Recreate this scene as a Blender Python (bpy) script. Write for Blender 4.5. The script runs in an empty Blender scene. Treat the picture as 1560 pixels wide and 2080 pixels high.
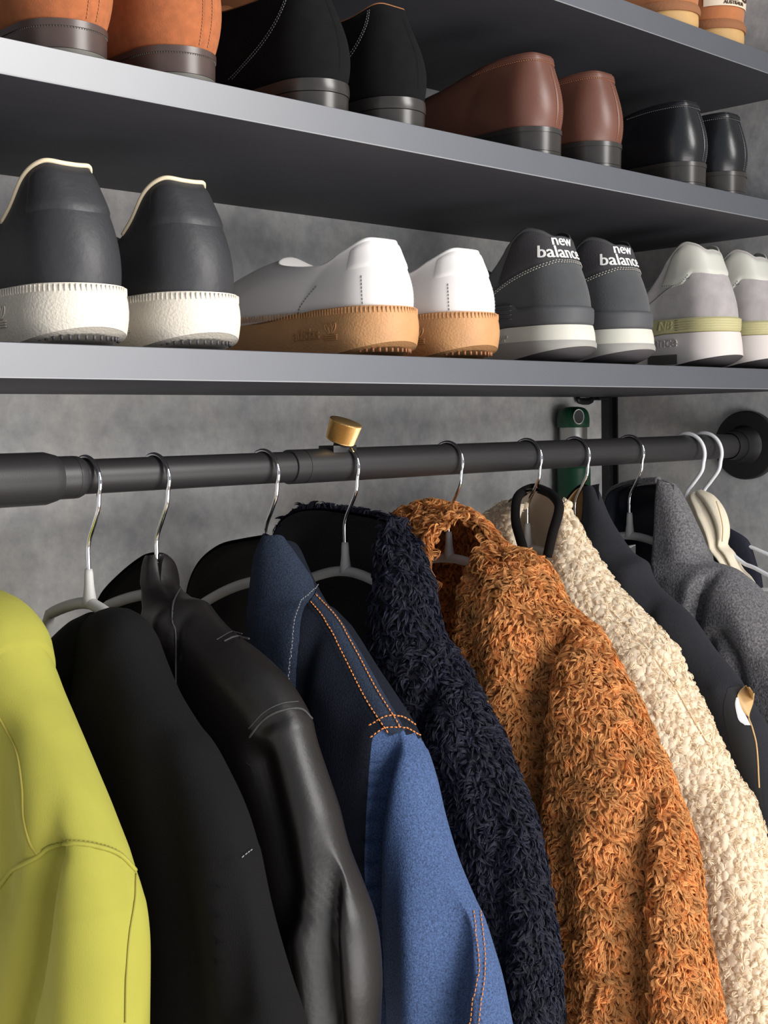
import bpy, bmesh, math, random
import numpy as np
from mathutils import Vector, Matrix
from mathutils.bvhtree import BVHTree
from mathutils.kdtree import KDTree

SC = bpy.context.scene
COL = SC.collection
PI = math.pi

# ------------------------------------------------------------------ camera
FPX, YAW, PITCH, ROLL = 2703.24, 0.781785, -0.062136, -0.019186
CAM = np.array([0.0, -0.742047, -0.057811])
_fw = np.array([math.sin(YAW)*math.cos(PITCH), math.cos(YAW)*math.cos(PITCH), math.sin(PITCH)])
_r0 = np.array([math.cos(YAW), -math.sin(YAW), 0.0])
_u0 = np.cross(_r0, _fw)
CM = np.array([math.cos(ROLL)*_r0 + math.sin(ROLL)*_u0, -math.sin(ROLL)*_r0 + math.cos(ROLL)*_u0, _fw])
cd = bpy.data.cameras.new('camera')
cam = bpy.data.objects.new('camera', cd)
COL.objects.link(cam)
cd.sensor_fit = 'HORIZONTAL'
cd.sensor_width = 36.0
cd.lens = FPX/1560.0*36.0
cd.clip_start = 0.01
R3 = Matrix((CM[0], CM[1], -CM[2])).transposed()
cam.matrix_world = Matrix.Translation(Vector(CAM)) @ R3.to_4x4()
SC.camera = cam

# ------------------------------------------------------------------ world and lights
w = bpy.data.worlds.new('world')
SC.world = w
w.use_nodes = True
w.node_tree.nodes['Background'].inputs[0].default_value = (0.80, 0.88, 1.0, 1)
w.node_tree.nodes['Background'].inputs[1].default_value = 0.42


def area(name, loc, target, sx, sy, power, color):
    ld = bpy.data.lights.new(name, 'AREA')
    ld.shape = 'RECTANGLE'
    ld.size, ld.size_y, ld.energy, ld.color = sx, sy, power, color
    o = bpy.data.objects.new(name, ld)
    COL.objects.link(o)
    o.location = loc
    d = Vector(target) - Vector(loc)
    o.rotation_euler = d.to_track_quat('-Z', 'Y').to_euler()
    return o


area('window_light', (1.75, -2.6, 1.20), (0.9, 0.1, 0.0), 1.6, 1.5, 125, (1.0, 0.97, 0.93))
area('floor_bounce_fill', (1.1, -2.1, -0.80), (0.8, 0.2, -0.1), 3.0, 1.0, 72, (1.0, 0.97, 0.94))  # added low fill, stands in for light bounced off the floor

SC.view_settings.view_transform = 'Standard'
SC.view_settings.look = 'None'
SC.view_settings.exposure = 0.0
SC.view_settings.gamma = 1.0
SC.view_settings.use_curve_mapping = False

# ------------------------------------------------------------------ pixel helpers (1560 x 2080 frame, real depths)
def ray(x, y):
    return CM.T @ np.array([(x-780)/FPX, -(y-1040)/FPX, 1.0])


def onX(x, y, X):
    d = ray(x, y)
    return CAM + d*(X-CAM[0])/d[0]


def onY(x, y, Y):
    d = ray(x, y)
    return CAM + d*(Y-CAM[1])/d[1]


def proj(P):
    d = (np.asarray(P, float)-CAM) @ CM.T
    return np.stack([780+FPX*d[..., 0]/d[..., 2], 1040-FPX*d[..., 1]/d[..., 2]], -1)


# ------------------------------------------------------------------ materials
def lin(c):
    return tuple(((v/255)/12.92 if v/255 <= 0.04045 else ((v/255+0.055)/1.055)**2.4) for v in c)


def mat(name, rgb, rough=0.6, metal=0.0, sheen=0.0, var=0.0, vscale=20.0, bump=0.0, bscale=200.0, spec=0.5,
        coat=0.0, stretch=None, wave=None, rgb2=None, sheen_tint=None, detail=3.0):
    m = bpy.data.materials.new(name)
    m.use_nodes = True
    nt = m.node_tree
    b = nt.nodes['Principled BSDF']
    c = (*lin(rgb), 1)
    b.inputs['Base Color'].default_value = c
    b.inputs['Roughness'].default_value = rough
    b.inputs['Metallic'].default_value = metal
    b.inputs['Specular IOR Level'].default_value = spec
    if sheen:
        b.inputs['Sheen Weight'].default_value = sheen
        b.inputs['Sheen Roughness'].default_value = 0.5
        if sheen_tint:
            b.inputs['Sheen Tint'].default_value = (*lin(sheen_tint), 1)
    if coat:
        b.inputs['Coat Weight'].default_value = coat
        b.inputs['Coat Roughness'].default_value = 0.42
    tc = nt.nodes.new('ShaderNodeTexCoord')
    co = tc.outputs['Object']
    if stretch:
        mp = nt.nodes.new('ShaderNodeMapping')
        mp.inputs['Scale'].default_value = stretch
        nt.links.new(co, mp.inputs['Vector'])
        co = mp.outputs['Vector']
    if var or rgb2:
        n = nt.nodes.new('ShaderNodeTexNoise')
        n.inputs['Scale'].default_value = vscale
        n.inputs['Detail'].default_value = detail
        nt.links.new(co, n.inputs['Vector'])
        r = nt.nodes.new('ShaderNodeValToRGB')
        r.color_ramp.elements[0].position = 0.3
        r.color_ramp.elements[1].position = 0.7
        if rgb2:
            r.color_ramp.elements[0].color = c
            r.color_ramp.elements[1].color = (*lin(rgb2), 1)
        else:
            r.color_ramp.elements[0].color = tuple(v*(1-var) for v in c[:3])+(1,)
            r.color_ramp.elements[1].color = tuple(min(1, v*(1+var)) for v in c[:3])+(1,)
        nt.links.new(n.outputs['Fac'], r.inputs['Fac'])
        nt.links.new(r.outputs['Color'], b.inputs['Base Color'])
    if bump:
        if wave:
            t = nt.nodes.new('ShaderNodeTexWave')
            t.inputs['Scale'].default_value = bscale
            t.inputs['Distortion'].default_value = 1.0
            t.bands_direction = wave
        else:
            t = nt.nodes.new('ShaderNodeTexNoise')
            t.inputs['Scale'].default_value = bscale
            t.inputs['Detail'].default_value = 3
        nt.links.new(co, t.inputs['Vector'])
        bp = nt.nodes.new('ShaderNodeBump')
        bp.inputs['Strength'].default_value = bump
        bp.inputs['Distance'].default_value = 0.002
        nt.links.new(t.outputs['Fac'], bp.inputs['Height'])
        nt.links.new(bp.outputs['Normal'], b.inputs['Normal'])
    return m


def concrete(name, a, bcol):
    m = mat(name, a, 0.75, bump=0.12, bscale=160)
    nt = m.node_tree
    b = nt.nodes['Principled BSDF']
    tc = [n for n in nt.nodes if n.type == 'TEX_COORD'][0]
    cols = []
    for sc, dt, lo, hi, ca, cb in ((15, 10, 0.32, 0.68, a, bcol), (60, 10, 0.35, 0.70, (164, 163, 167), (214, 213, 210))):
        n = nt.nodes.new('ShaderNodeTexNoise')
        n.inputs['Scale'].default_value = sc
        n.inputs['Detail'].default_value = dt
        n.inputs['Roughness'].default_value = 0.65
        nt.links.new(tc.outputs['Object'], n.inputs['Vector'])
        r = nt.nodes.new('ShaderNodeValToRGB')
        r.color_ramp.elements[0].position = lo
        r.color_ramp.elements[1].position = hi
        r.color_ramp.elements[0].color = (*lin(ca), 1)
        r.color_ramp.elements[1].color = (*lin(cb), 1)
        nt.links.new(n.outputs['Fac'], r.inputs['Fac'])
        cols.append(r.outputs['Color'])
    mx = nt.nodes.new('ShaderNodeMix')
    mx.data_type = 'RGBA'
    mx.inputs[0].default_value = 0.5
    nt.links.new(cols[0], mx.inputs[6])
    nt.links.new(cols[1], mx.inputs[7])
    n = nt.nodes.new('ShaderNodeTexNoise')
    n.inputs['Scale'].default_value = 5.0
    n.inputs['Detail'].default_value = 6
    mp = nt.nodes.new('ShaderNodeMapping')
    mp.inputs['Scale'].default_value = (1.0, 1.0, 0.45)
    mp.inputs['Location'].default_value = (3.1, 1.7, 0.4)
    nt.links.new(tc.outputs['Object'], mp.inputs['Vector'])
    nt.links.new(mp.outputs['Vector'], n.inputs['Vector'])
    r = nt.nodes.new('ShaderNodeValToRGB')
    for e, p, c in zip(r.color_ramp.elements, (0.34, 0.66), ((0.82, 0.86, 0.89, 1), (1.0, 0.97, 0.94, 1))):
        e.position, e.color = p, c
    nt.links.new(n.outputs['Fac'], r.inputs['Fac'])
    m2 = nt.nodes.new('ShaderNodeMix')
    m2.data_type = 'RGBA'
    m2.blend_type = 'MULTIPLY'
    m2.inputs[0].default_value = 1.0
    nt.links.new(mx.outputs[2], m2.inputs[6])
    nt.links.new(r.outputs['Color'], m2.inputs[7])
    nt.links.new(m2.outputs[2], b.inputs['Base Color'])
    return m


M = {}
M['wall'] = concrete('concrete_paper', (184, 183, 185), (214, 212, 208))
M['floor'] = mat('floor_wood', (190, 172, 150), 0.5, var=0.15, vscale=6, stretch=(1, 12, 1))
M['shelf'] = mat('shelf_paint', (54, 54, 60), 0.6, spec=0.3, var=0.05, vscale=30, bump=0.05, bscale=90, stretch=(0.2, 1, 1))
M['shelf_front'] = mat('shelf_edge_band', (70, 74, 83), 0.45, spec=1.0, coat=1.0, var=0.04, vscale=30)
M['edge'] = mat('shelf_edge_highlight', (150, 152, 156), 0.5)  # bevel highlight put into the colour as a thin pale line
M['rod'] = mat('black_powder_coat', (41, 40, 41), 0.40, bump=0.06, bscale=1500)
M['black_metal'] = mat('black_metal', (20, 20, 22), 0.45)
M['brass'] = mat('brass', (228, 190, 128), 0.38, metal=1.0, bump=0.1, bscale=900)
M['brass_dark'] = mat('brass_face', (168, 136, 88), 0.5, metal=0.45)
M['chrome'] = mat('chrome', (225, 225, 228), 0.06, metal=1.0)
M['grey_rubber'] = mat('grey_rubber', (182, 180, 177), 0.5)
M['white_wire'] = mat('white_coated_wire', (235, 236, 240), 0.35)
M['green'] = mat('green_plastic', (22, 74, 50), 0.4)
M['steel'] = mat('brushed_tube', (190, 190, 186), 0.3, metal=0.9, bump=0.05, bscale=300)
# garments
M['yellow'] = mat('lime_jersey', (150, 147, 56), 0.9, sheen=0.08, var=0.05, vscale=35, bump=0.12, bscale=1600, stretch=(1, 1, 0.5), sheen_tint=(240, 235, 150))
M['black_knit'] = mat('black_knit', (11, 10, 11), 0.9, spec=0.2, bump=0.3, bscale=1200, sheen_tint=(150, 145, 145))
M['leather'] = mat('black_leather', (20, 17, 16), 0.43, bump=0.08, bscale=260, spec=0.45)
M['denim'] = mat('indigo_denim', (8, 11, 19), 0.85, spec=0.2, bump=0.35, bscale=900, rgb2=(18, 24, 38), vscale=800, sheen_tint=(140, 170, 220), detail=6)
M['denim_lit'] = mat('lit_denim', (24, 30, 42), 0.85, spec=0.2, bump=0.35, bscale=900, rgb2=(44, 54, 72), vscale=800, detail=6)  # same denim as the body, window light put into the colour
M['denim_sleeve'] = mat('lit_sleeve_denim', (30, 46, 80), 0.85, sheen=0.05, bump=0.35, bscale=900, rgb2=(68, 94, 138), vscale=800, sheen_tint=(160, 185, 225), detail=6)  # same denim, colour lightened because the sleeve faces the light
M['lining_dark'] = mat('dark_lining', (16, 15, 17), 0.8, var=0.2, vscale=8)
M['lining_brown'] = mat('brown_black_lining', (30, 24, 22), 0.7)
M['navy'] = mat('navy_base', (20, 21, 30), 0.95)
M['navy_fur'] = mat('navy_pile', (30, 32, 50), 0.75, sheen=0.15, var=0.35, vscale=60, sheen_tint=(110, 115, 150))
M['brown'] = mat('rust_base', (150, 94, 48), 0.95)
M['brown_fur'] = mat('rust_pile', (224, 162, 98), 0.75, sheen=0.2, var=0.28, vscale=70, sheen_tint=(240, 180, 110))
M['cream'] = mat('cream_base', (226, 212, 190), 0.95)
M['cream_fur'] = mat('cream_pile', (246, 231, 206), 0.95, sheen=0.15, bump=0.25, bscale=520)
M['binding'] = mat('black_binding', (16, 12, 13), 0.9, spec=0.2, bump=0.2, bscale=700)
M['beige_lining'] = mat('beige_lining', (206, 192, 174), 0.8, var=0.06, vscale=20)
M['vest'] = mat('midnight_wool', (22, 23, 30), 0.92, sheen=0.06, bump=0.3, bscale=900, var=0.15, vscale=300, sheen_tint=(120, 120, 150))
M['tan_lining'] = mat('tan_satin', (206, 168, 116), 0.45, var=0.1, vscale=18)
M['grey_wool'] = mat('grey_melton', (64, 62, 64), 0.95, sheen=0.1, bump=0.6, bscale=500, rgb2=(126, 124, 127), vscale=480, detail=8)
M['navy_lining'] = mat('navy_satin', (24, 27, 40), 0.5)
M['cream_cotton'] = mat('cream_cotton', (232, 220, 196), 0.85, bump=0.2, bscale=700)
M['navy_cotton'] = mat('navy_cotton', (30, 33, 48), 0.8, bump=0.2, bscale=700)
M['white_hanger_tip'] = mat('white_hanger_tip', (225, 225, 228), 0.5)
M['orange_thread'] = mat('orange_thread', (205, 128, 66), 0.7)
M['grey_thread'] = mat('grey_thread', (120, 120, 124), 0.7)
M['yellow_thread'] = mat('lime_thread', (138, 128, 48), 0.8)
M['black_thread'] = mat('black_thread', (50, 49, 49), 0.7)
for k_ in ('navy_fur', 'brown_fur', 'cream_fur'):
    # pile fibres let some light through
    nt_ = M[k_].node_tree
    pb_ = nt_.nodes['Principled BSDF']
    tl_ = nt_.nodes.new('ShaderNodeBsdfTranslucent')
    if pb_.inputs['Base Color'].links:
        nt_.links.new(pb_.inputs['Base Color'].links[0].from_socket, tl_.inputs['Color'])
    else:
        tl_.inputs['Color'].default_value = pb_.inputs['Base Color'].default_value
    ms_ = nt_.nodes.new('ShaderNodeMixShader')
    ms_.inputs[0].default_value = 0.35
    nt_.links.new(pb_.outputs[0], ms_.inputs[1])
    nt_.links.new(tl_.outputs[0], ms_.inputs[2])
    nt_.links.new(ms_.outputs[0], nt_.nodes['Material Output'].inputs['Surface'])
# shoes
M['tan_suede'] = mat('tan_suede', (158, 90, 52), 0.92, sheen=0.2, var=0.14, vscale=160, bump=0.2, bscale=1500, sheen_tint=(240, 170, 110))
M['stack_heel'] = mat('stacked_heel', (74, 60, 56), 0.32, var=0.12, vscale=40)
M['rubber_grey'] = mat('grey_rubber_lift', (92, 90, 84), 0.6)
M['black_suede'] = mat('black_suede', (12, 12, 13), 0.95, spec=0.2, var=0.25, vscale=80, bump=0.2, bscale=1500)
M['black_heel'] = mat('black_heel', (52, 49, 47), 0.28, var=0.15, vscale=40)
M['brown_leather'] = mat('brown_leather', (104, 66, 54), 0.40, var=0.1, vscale=25, bump=0.05, bscale=220)
M['black_leather'] = mat('black_calf', (25, 26, 29), 0.28, bump=0.05, bscale=220)
M['black_tumbled'] = mat('black_tumbled', (46, 46, 49), 0.5, bump=0.15, bscale=180)
M['white_sole'] = mat('white_rubber', (222, 214, 200), 0.6, var=0.04, vscale=60, bump=0.32, bscale=520)
M['gum_sole'] = mat('gum_rubber', (196, 146, 98), 0.55, var=0.12, vscale=30, bump=0.32, bscale=520)
M['white_leather'] = mat('white_leather', (232, 228, 226), 0.5)
M['piping'] = mat('cream_piping', (232, 216, 184), 0.6)
M['dark_nubuck'] = mat('charcoal_nubuck', (66, 68, 70), 0.9, sheen=0.25, var=0.1, vscale=60, bump=0.15, bscale=500)
M['dark_counter'] = mat('charcoal_rubber', (76, 77, 80), 0.6, var=0.08, vscale=50)
M['dark_mesh'] = mat('charcoal_textile', (60, 58, 61), 0.85, bump=0.2, bscale=700)
M['midsole_cream'] = mat('cream_foam', (208, 206, 194), 0.6, var=0.04, vscale=40)
M['midsole_grey'] = mat('grey_foam', (158, 155, 150), 0.6)
M['outsole_dark'] = mat('dark_outsole', (84, 80, 82), 0.5)
M['light_suede'] = mat('grey_suede', (172, 166, 166), 0.92, sheen=0.3, var=0.1, vscale=70, bump=0.14, bscale=1100)
M['bone_leather'] = mat('bone_leather', (208, 208, 198), 0.45)
M['olive_rubber'] = mat('olive_rubber', (196, 189, 142), 0.55)
M['pink_foam'] = mat('pale_foam', (222, 213, 208), 0.6)
M['chestnut'] = mat('chestnut_sheepskin', (176, 110, 66), 0.92, sheen=0.2, var=0.1, vscale=60, bump=0.15, bscale=1200)
M['chestnut_dark'] = mat('chestnut_binding', (146, 96, 62), 0.85, bump=0.2, bscale=400)
M['crepe'] = mat('tan_eva', (198, 158, 102), 0.65, var=0.08, vscale=50)
M['label_cloth'] = mat('pale_label', (222, 208, 186), 0.7)
M['label_ink'] = mat('brown_ink', (70, 48, 34), 0.7)
M['white_ink'] = mat('white_embroidery', (236, 234, 232), 0.6)
M['lining_tan'] = mat('tan_lining_leather', (168, 112, 74), 0.55)


# ------------------------------------------------------------------ mesh helpers
class MB:
    def __init__(self):
        self.v, self.f, self.n = [], [], 0

    def add(self, verts, faces):
        verts = np.asarray(verts, float).reshape(-1, 3)
        self.v.append(verts)
        for fc in faces:
            self.f.append([i+self.n for i in fc])
        self.n += len(verts)

    def grid(self, P, cu=False, cv=False, flip=False):
        P = np.asarray(P, float)
        a, b = P.shape[:2]
        fs = []
        for i in range(a if cu else a-1):
            for j in range(b if cv else b-1):
                q = [i*b+j, ((i+1) % a)*b+j, ((i+1) % a)*b+(j+1) % b, i*b+(j+1) % b]
                fs.append(q[::-1] if flip else q)
        self.add(P.reshape(-1, 3), fs)

    def box(self, lo, hi):
        x0, y0, z0 = lo
        x1, y1, z1 = hi
        self.add([(x0, y0, z0), (x1, y0, z0), (x1, y1, z0), (x0, y1, z0), (x0, y0, z1), (x1, y0, z1), (x1, y1, z1), (x0, y1, z1)],
                 [(0, 3, 2, 1), (4, 5, 6, 7), (0, 1, 5, 4), (1, 2, 6, 5), (2, 3, 7, 6), (3, 0, 4, 7)])

    def tube(self, path, rad, n=8, cap=True, flat=None):
        path = np.asarray(path, float)
        k = len(path)
        rad = np.broadcast_to(np.asarray(rad, float), (k,))
        T = np.gradient(path, axis=0)
        T /= np.linalg.norm(T, axis=1)[:, None]+1e-12
        up = np.array([0, 0, 1.0]) if abs(T[0][2]) < 0.9 else np.array([1.0, 0, 0])
        N = np.cross(T[0], up)
        N /= np.linalg.norm(N)
        rings = []
        for i in range(k):
            N = N - T[i]*(N @ T[i])
            N /= np.linalg.norm(N)+1e-12
            B = np.cross(T[i], N)
            an = np.linspace(0, 2*PI, n, endpoint=False)
            rings.append(path[i]+rad[i]*(np.cos(an)[:, None]*N+np.sin(an)[:, None]*B*(flat or 1)))
        R = np.array(rings)
        n0 = self.n
        self.grid(R, cv=True)
        if cap:
            self.f.append([n0+j for j in range(n)])
            self.f.append([n0+(k-1)*n+j for j in range(n)][::-1])

    def lathe(self, prof, origin, axis, n=40):
        # prof: list of (radius, distance along the axis)
        ax = Vector(axis).normalized()
        q = Vector((0, 0, 1)).rotation_difference(ax).to_matrix()
        an = np.linspace(0, 2*PI, n, endpoint=False)
        R = [[tuple(Vector(origin)+q @ Vector((r*math.cos(t), r*math.sin(t), h))) for t in an] for r, h in prof]
        self.grid(np.array(R), cv=True)

    def build(self, name, m, parent=None, smooth=True, normals=None):
        me = bpy.data.meshes.new(name)
        V = np.concatenate(self.v) if self.v else np.zeros((0, 3))
        me.from_pydata(V.tolist(), [], self.f)
        me.materials.append(m)
        if smooth:
            me.polygons.foreach_set('use_smooth', [True]*len(me.polygons))
        if normals is not None:
            me.normals_split_custom_set_from_vertices(normals)
        me.update()
        o = bpy.data.objects.new(name, me)
        COL.objects.link(o)
        if parent is not None:
            o.parent = parent
        return o


def sharp(o, deg=35):
    o.data.set_sharp_from_angle(angle=math.radians(deg))
    return o


def bevel(o, width=0.0008, seg=2):
    bm = bmesh.new()
    bm.from_mesh(o.data)
    bmesh.ops.remove_doubles(bm, verts=bm.verts, dist=1e-6)
    bmesh.ops.recalc_face_normals(bm, faces=bm.faces)
    bmesh.ops.bevel(bm, geom=[e for e in bm.edges if e.is_manifold and e.calc_face_angle(0) > 0.6], offset=width, segments=seg,
                    affect='EDGES', profile=0.5)
    bm.to_mesh(o.data)
    bm.free()
    return sharp(o)


def thing(name, label, cat, loc=(0, 0, 0), group=None):
    o = bpy.data.objects.new(name, None)
    o.empty_display_size = 0.05
    COL.objects.link(o)
    o.location = loc
    o['label'], o['category'] = label, cat
    if group:
        o['group'] = group
    return o


def keep_at(o, parent):
    """parent a mesh built in world coordinates under a thing whose Empty sits elsewhere"""
    o.parent = parent
    o.matrix_parent_inverse = Matrix.Translation(-Vector(parent.location))
    return o


def smooth_curve(pts, n):
    """Catmull-Rom through pts, n samples evenly spaced along it"""
    P = np.asarray(pts, float)
    P = np.vstack([2*P[0]-P[1], P, 2*P[-1]-P[-2]])
    out = []
    for i in range(1, len(P)-2):
        t = np.linspace(0, 1, 24, endpoint=False)[:, None]
        p0, p1, p2, p3 = P[i-1], P[i], P[i+1], P[i+2]
        out.append(0.5*((2*p1)+(-p0+p2)*t+(2*p0-5*p1+4*p2-p3)*t**2+(-p0+3*p1-3*p2+p3)*t**3))
    C = np.vstack(out+[P[-2][None]])
    L = np.concatenate([[0], np.cumsum(np.linalg.norm(np.diff(C, axis=0), axis=1))])
    s = np.linspace(0, L[-1], n)
    return np.stack([np.interp(s, L, C[:, k]) for k in range(C.shape[1])], -1)


def text_mesh(body, size, bold=0.0):
    cu = bpy.data.curves.new('lettering', 'FONT')
    cu.body, cu.size, cu.offset = body, size, bold
    cu.align_x = 'CENTER'
    cu.resolution_u = 3
    o = bpy.data.objects.new('lettering', cu)
    COL.objects.link(o)
    dg = bpy.context.evaluated_depsgraph_get()
    me = bpy.data.meshes.new_from_object(o.evaluated_get(dg))
    bpy.data.objects.remove(o)
    bpy.data.curves.remove(cu)
    V = np.array([v.co[:] for v in me.vertices])
    F = [list(p.vertices) for p in me.polygons]
    bpy.data.meshes.remove(me)
    return V, F


# ------------------------------------------------------------------ the setting
XW, YW = 1.4427, 0.2848          # right wall, back wall
Z2, Z3, TH = 0.1834, 0.3405, 0.022
FLOOR = -1.6


def struct(name, lo, hi, m):
    b = MB()
    b.box(lo, hi)
    o = b.build(name, m, smooth=False)
    o['kind'] = 'structure'
    return o


struct('wall_back', (-1.6, YW, FLOOR), (XW+0.1, YW+0.1, 1.0), M['wall'])
struct('wall_right', (XW, -1.3, FLOOR), (XW+0.1, YW, 1.0), M['wall'])
struct('wall_left', (-0.72, -0.60, FLOOR), (-0.601, YW, 1.0), M['wall'])
struct('floor', (-1.6, -3.2, FLOOR-0.05), (XW+0.1, YW+0.1, FLOOR), M['floor'])


def shelf(z, label):
    b = MB()
    b.box((-0.6, 0.0, z-TH), (XW-0.0005, YW-0.0005, z))
    o = bevel(b.build('shelf_board', M['shelf']), 0.0007, 2)
    o['label'], o['category'], o['group'] = label, 'shelf', 'grey shelves on the concrete wall'
    e = MB()
    e.box((-0.6, -0.0006, z-TH+0.0003), (XW-0.0005, 0.0002, z-0.0003))
    bevel(e.build('edge_band', M['shelf_front'], o), 0.0003, 1)
    e = MB()
    e.tube([(-0.599, -0.0001, z-TH+0.0003), (XW-0.001, -0.0001, z-TH+0.0003)], 0.0006, 6)
    e.build('edge_highlight', M['edge'], o)['label'] = 'thin pale highlight line along the lower edge'
    return o


shelf(0.0, 'bottom grey shelf board, the one with the sneakers, just above the clothes rod')
shelf(Z2, 'middle grey shelf board holding the suede shoes and leather loafers')
shelf(Z3, 'top grey shelf board holding the chestnut sheepskin boots')

# shelf upright and bracket in the corner
t = thing('shelf_standard', 'black slotted shelf upright running down the back wall in the corner', 'bracket', (1.431, YW, -0.3))
b = MB()
b.box((1.4195, YW-0.010, -1.2), (1.4222, YW, 0.35))
b.box((1.4398, YW-0.010, -1.2), (1.4425, YW, 0.35))
b.box((1.4222, YW-0.003, -1.2), (1.4398, YW, 0.35))
keep_at(b.build('channel', M['black_metal'], smooth=False), t)
for k in range(8):
    z = -0.075-0.05*k
    b = MB()
    b.lathe([(0, 0.0004), (0.0028, 0.0004), (0.0034, 0), (0.0034, -0.002)], (1.431, YW-0.0036, z), (0, -1, 0), 12)
    keep_at(b.build('screw', M['rod']), t)
b = MB()
b.box((1.400, YW-0.012, -0.0260), (1.4195, YW-0.001, -0.0222))
keep_at(bevel(b.build('bracket_arm', M['black_metal']), 0.0008), t)
b = MB()
b.tube([(1.3615, YW-0.006, -0.0225), (1.364, YW-0.006, -0.0265), (1.372, YW-0.006, -0.0278), (1.384, YW-0.006, -0.0278), (1.390, YW-0.006, -0.0262), (1.3925, YW-0.006, -0.0225)], 0.0026, 8, flat=1.6)
o = b.build('hook_plate', M['black_metal'])
o['label'], o['category'] = 'small black rounded plate under the bottom shelf above the green handle', 'hook'

# green and silver handle hung on the back wall
PX, PY = 1.331, YW-0.0215
t = thing('cleaning_handle', 'silver cleaning handle with dark green cap and grip hanging behind the rod', 'handle', (PX, PY, -0.05))
b = MB()
b.lathe([(0.0172, -0.0575), (0.0172, -0.085), (0.0172, -0.108)][::-1], (PX, PY, 0), (0, 0, 1), 36)
keep_at(b.build('tube', M['steel']), t)
b = MB()
b.lathe([(0.0185, -0.0602), (0.0198, -0.0600), (0.0203, -0.054), (0.0203, -0.050), (0.0199, -0.046), (0.0190, -0.0425), (0.0172, -0.0392), (0.0145, -0.0368), (0.0110, -0.0354), (0.006, -0.0347), (0.0005, -0.0345)], (PX, PY, 0), (0, 0, 1), 36)
keep_at(b.build('cap', M['green']), t)['label'] = 'dark green domed cap'
b = MB()
b.lathe([(0.0205, -0.60), (0.0208, -0.30), (0.0208, -0.112), (0.0195, -0.106), (0.0172, -0.106)], (PX, PY, 0), (0, 0, 1), 36)
keep_at(b.build('grip', M['green']), t)
# hanging eye: a pale oval ring and its dark hole set into the cap, facing the room on the left
hd = np.array([-0.55, -0.83, 0.0])
hs = np.array([0.83, -0.55, 0.0])
hc = np.array([PX, PY, -0.0470])+hd*0.0204
an = np.linspace(0, 2*PI, 28)
b = MB()
b.tube([hc+hs*0.0065*math.cos(a)+np.array([0, 0, 0.0088*math.sin(a)]) for a in an], 0.0009, 6, cap=False)
keep_at(b.build('hanging_eye', M['steel']), t)
b = MB()
b.add([hc+hd*0.0006]+[hc+hd*0.0006+hs*0.0064*math.cos(a)+np.array([0, 0, 0.0086*math.sin(a)]) for a in an], [(0, i+1, i+2) for i in range(27)])
b.add([hc-hd*0.002]+[hc-hd*0.002+hs*0.0064*math.cos(a)+np.array([0, 0, 0.0086*math.sin(a)]) for a in an], [(0, i+2, i+1) for i in range(27)])
keep_at(b.build('eye_recess', M['black_metal'], smooth=False), t)['label'] = 'dark hole of the hanging eye'

# ------------------------------------------------------------------ clothes rod
RY = 0.0862


def rod_z(x):
    return -0.0891+0.0026*x


RD = np.array([1, 0, 0.0026])


def rod_part(name, prof, parent, m=None):
    """prof: (x, radius) along the rod"""
    b = MB()
    an = np.linspace(0, 2*PI, 48, endpoint=False)
    R = [[(x, RY+r*math.cos(a), rod_z(x)+r*math.sin(a)) for a in an] for x, r in prof]
    b.grid(np.array(R), cv=True)
    return sharp(keep_at(b.build(name, m or M['rod']), parent), 30)


rod = thing('tension_rod', 'black telescopic clothes rod below the bottom shelf with a brass knob', 'rod', (0.8, RY, rod_z(0.8)))
ro, ri, rs = 0.0142, 0.0126, 0.0186
rod_part('end_sleeve', [(-0.600, 0), (-0.600, rs), (0.487, rs), (0.4955, rs-0.0022), (0.4956, 0.0150)], rod)
rod_part('collar', [(0.4956, 0.0153), (0.5080, 0.0153), (0.5083, 0.0150), (0.5092, 0.0150), (0.5095, 0.0153), (0.5135, 0.0151), (0.5165, 0.0138), (0.5168, 0.0120)], rod)
rod_part('inner_tube', [(0.50, ri), (0.72, ri)], rod)
rod_part('outer_tube', [(0.7125, 0.0120), (0.7126, ro-0.0004), (0.7130, ro), (0.7262, ro), (0.7264, ro-0.0004), (0.7270, ro-0.0004), (0.7272, ro), (1.4000, ro), (1.402, ro-0.0015)], rod)
rod_part('end_disc', [(1.398, 0.0155), (1.404, 0.0165), (1.412, 0.0172), (1.4125, 0.019), (1.4155, 0.0195), (1.424, 0.0205), (1.432, 0.024), (1.4335, 0.040), (1.4345, 0.0412), (1.4425, 0.0412), (1.4426, 0.0)], rod, M['black_metal'])
# clamp block and knurled brass knob
kx = onY(686, 910, RY)[0]
kz = rod_z(kx)+ro
b = MB()
b.box((kx-0.0135, RY-0.0095, kz-0.004), (kx+0.0135, RY+0.0095, kz+0.0022))
keep_at(bevel(b.build('clamp_block', M['black_metal']), 0.0006), rod)
kax = np.array([0.10, -0.36, 0.93])
kax /= np.linalg.norm(kax)
kb = np.array([kx, RY, kz])
b = MB()
b.lathe([(0.0045, -0.002), (0.0045, 0.006)], kb, kax, 20)
keep_at(b.build('knob_shaft', M['black_metal']), rod)
b = MB()
nk = 132
R = []
q = Vector((0, 0, 1)).rotation_difference(Vector(kax)).to_matrix()
rows = 23
for i in range(rows):
    h = 0.0062+i*(0.0172/(rows-1))
    base = 0.0122+0.0018*i/(rows-1)
    R.append([tuple(Vector(kb)+q @ Vector(((base+(0.00024 if (i+j) % 2 else -0.00018)*(0 < i < rows-1))*math.cos(2*PI*j/nk),
                                           (base+(0.00024 if (i+j) % 2 else -0.00018)*(0 < i < rows-1))*math.sin(2*PI*j/nk), h))) for j in range(nk)])
b.grid(np.array(R), cv=True)
b.lathe([(0.0, 0.0055), (0.0112, 0.0055), (0.0122, 0.0062)], kb, kax, nk)
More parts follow.
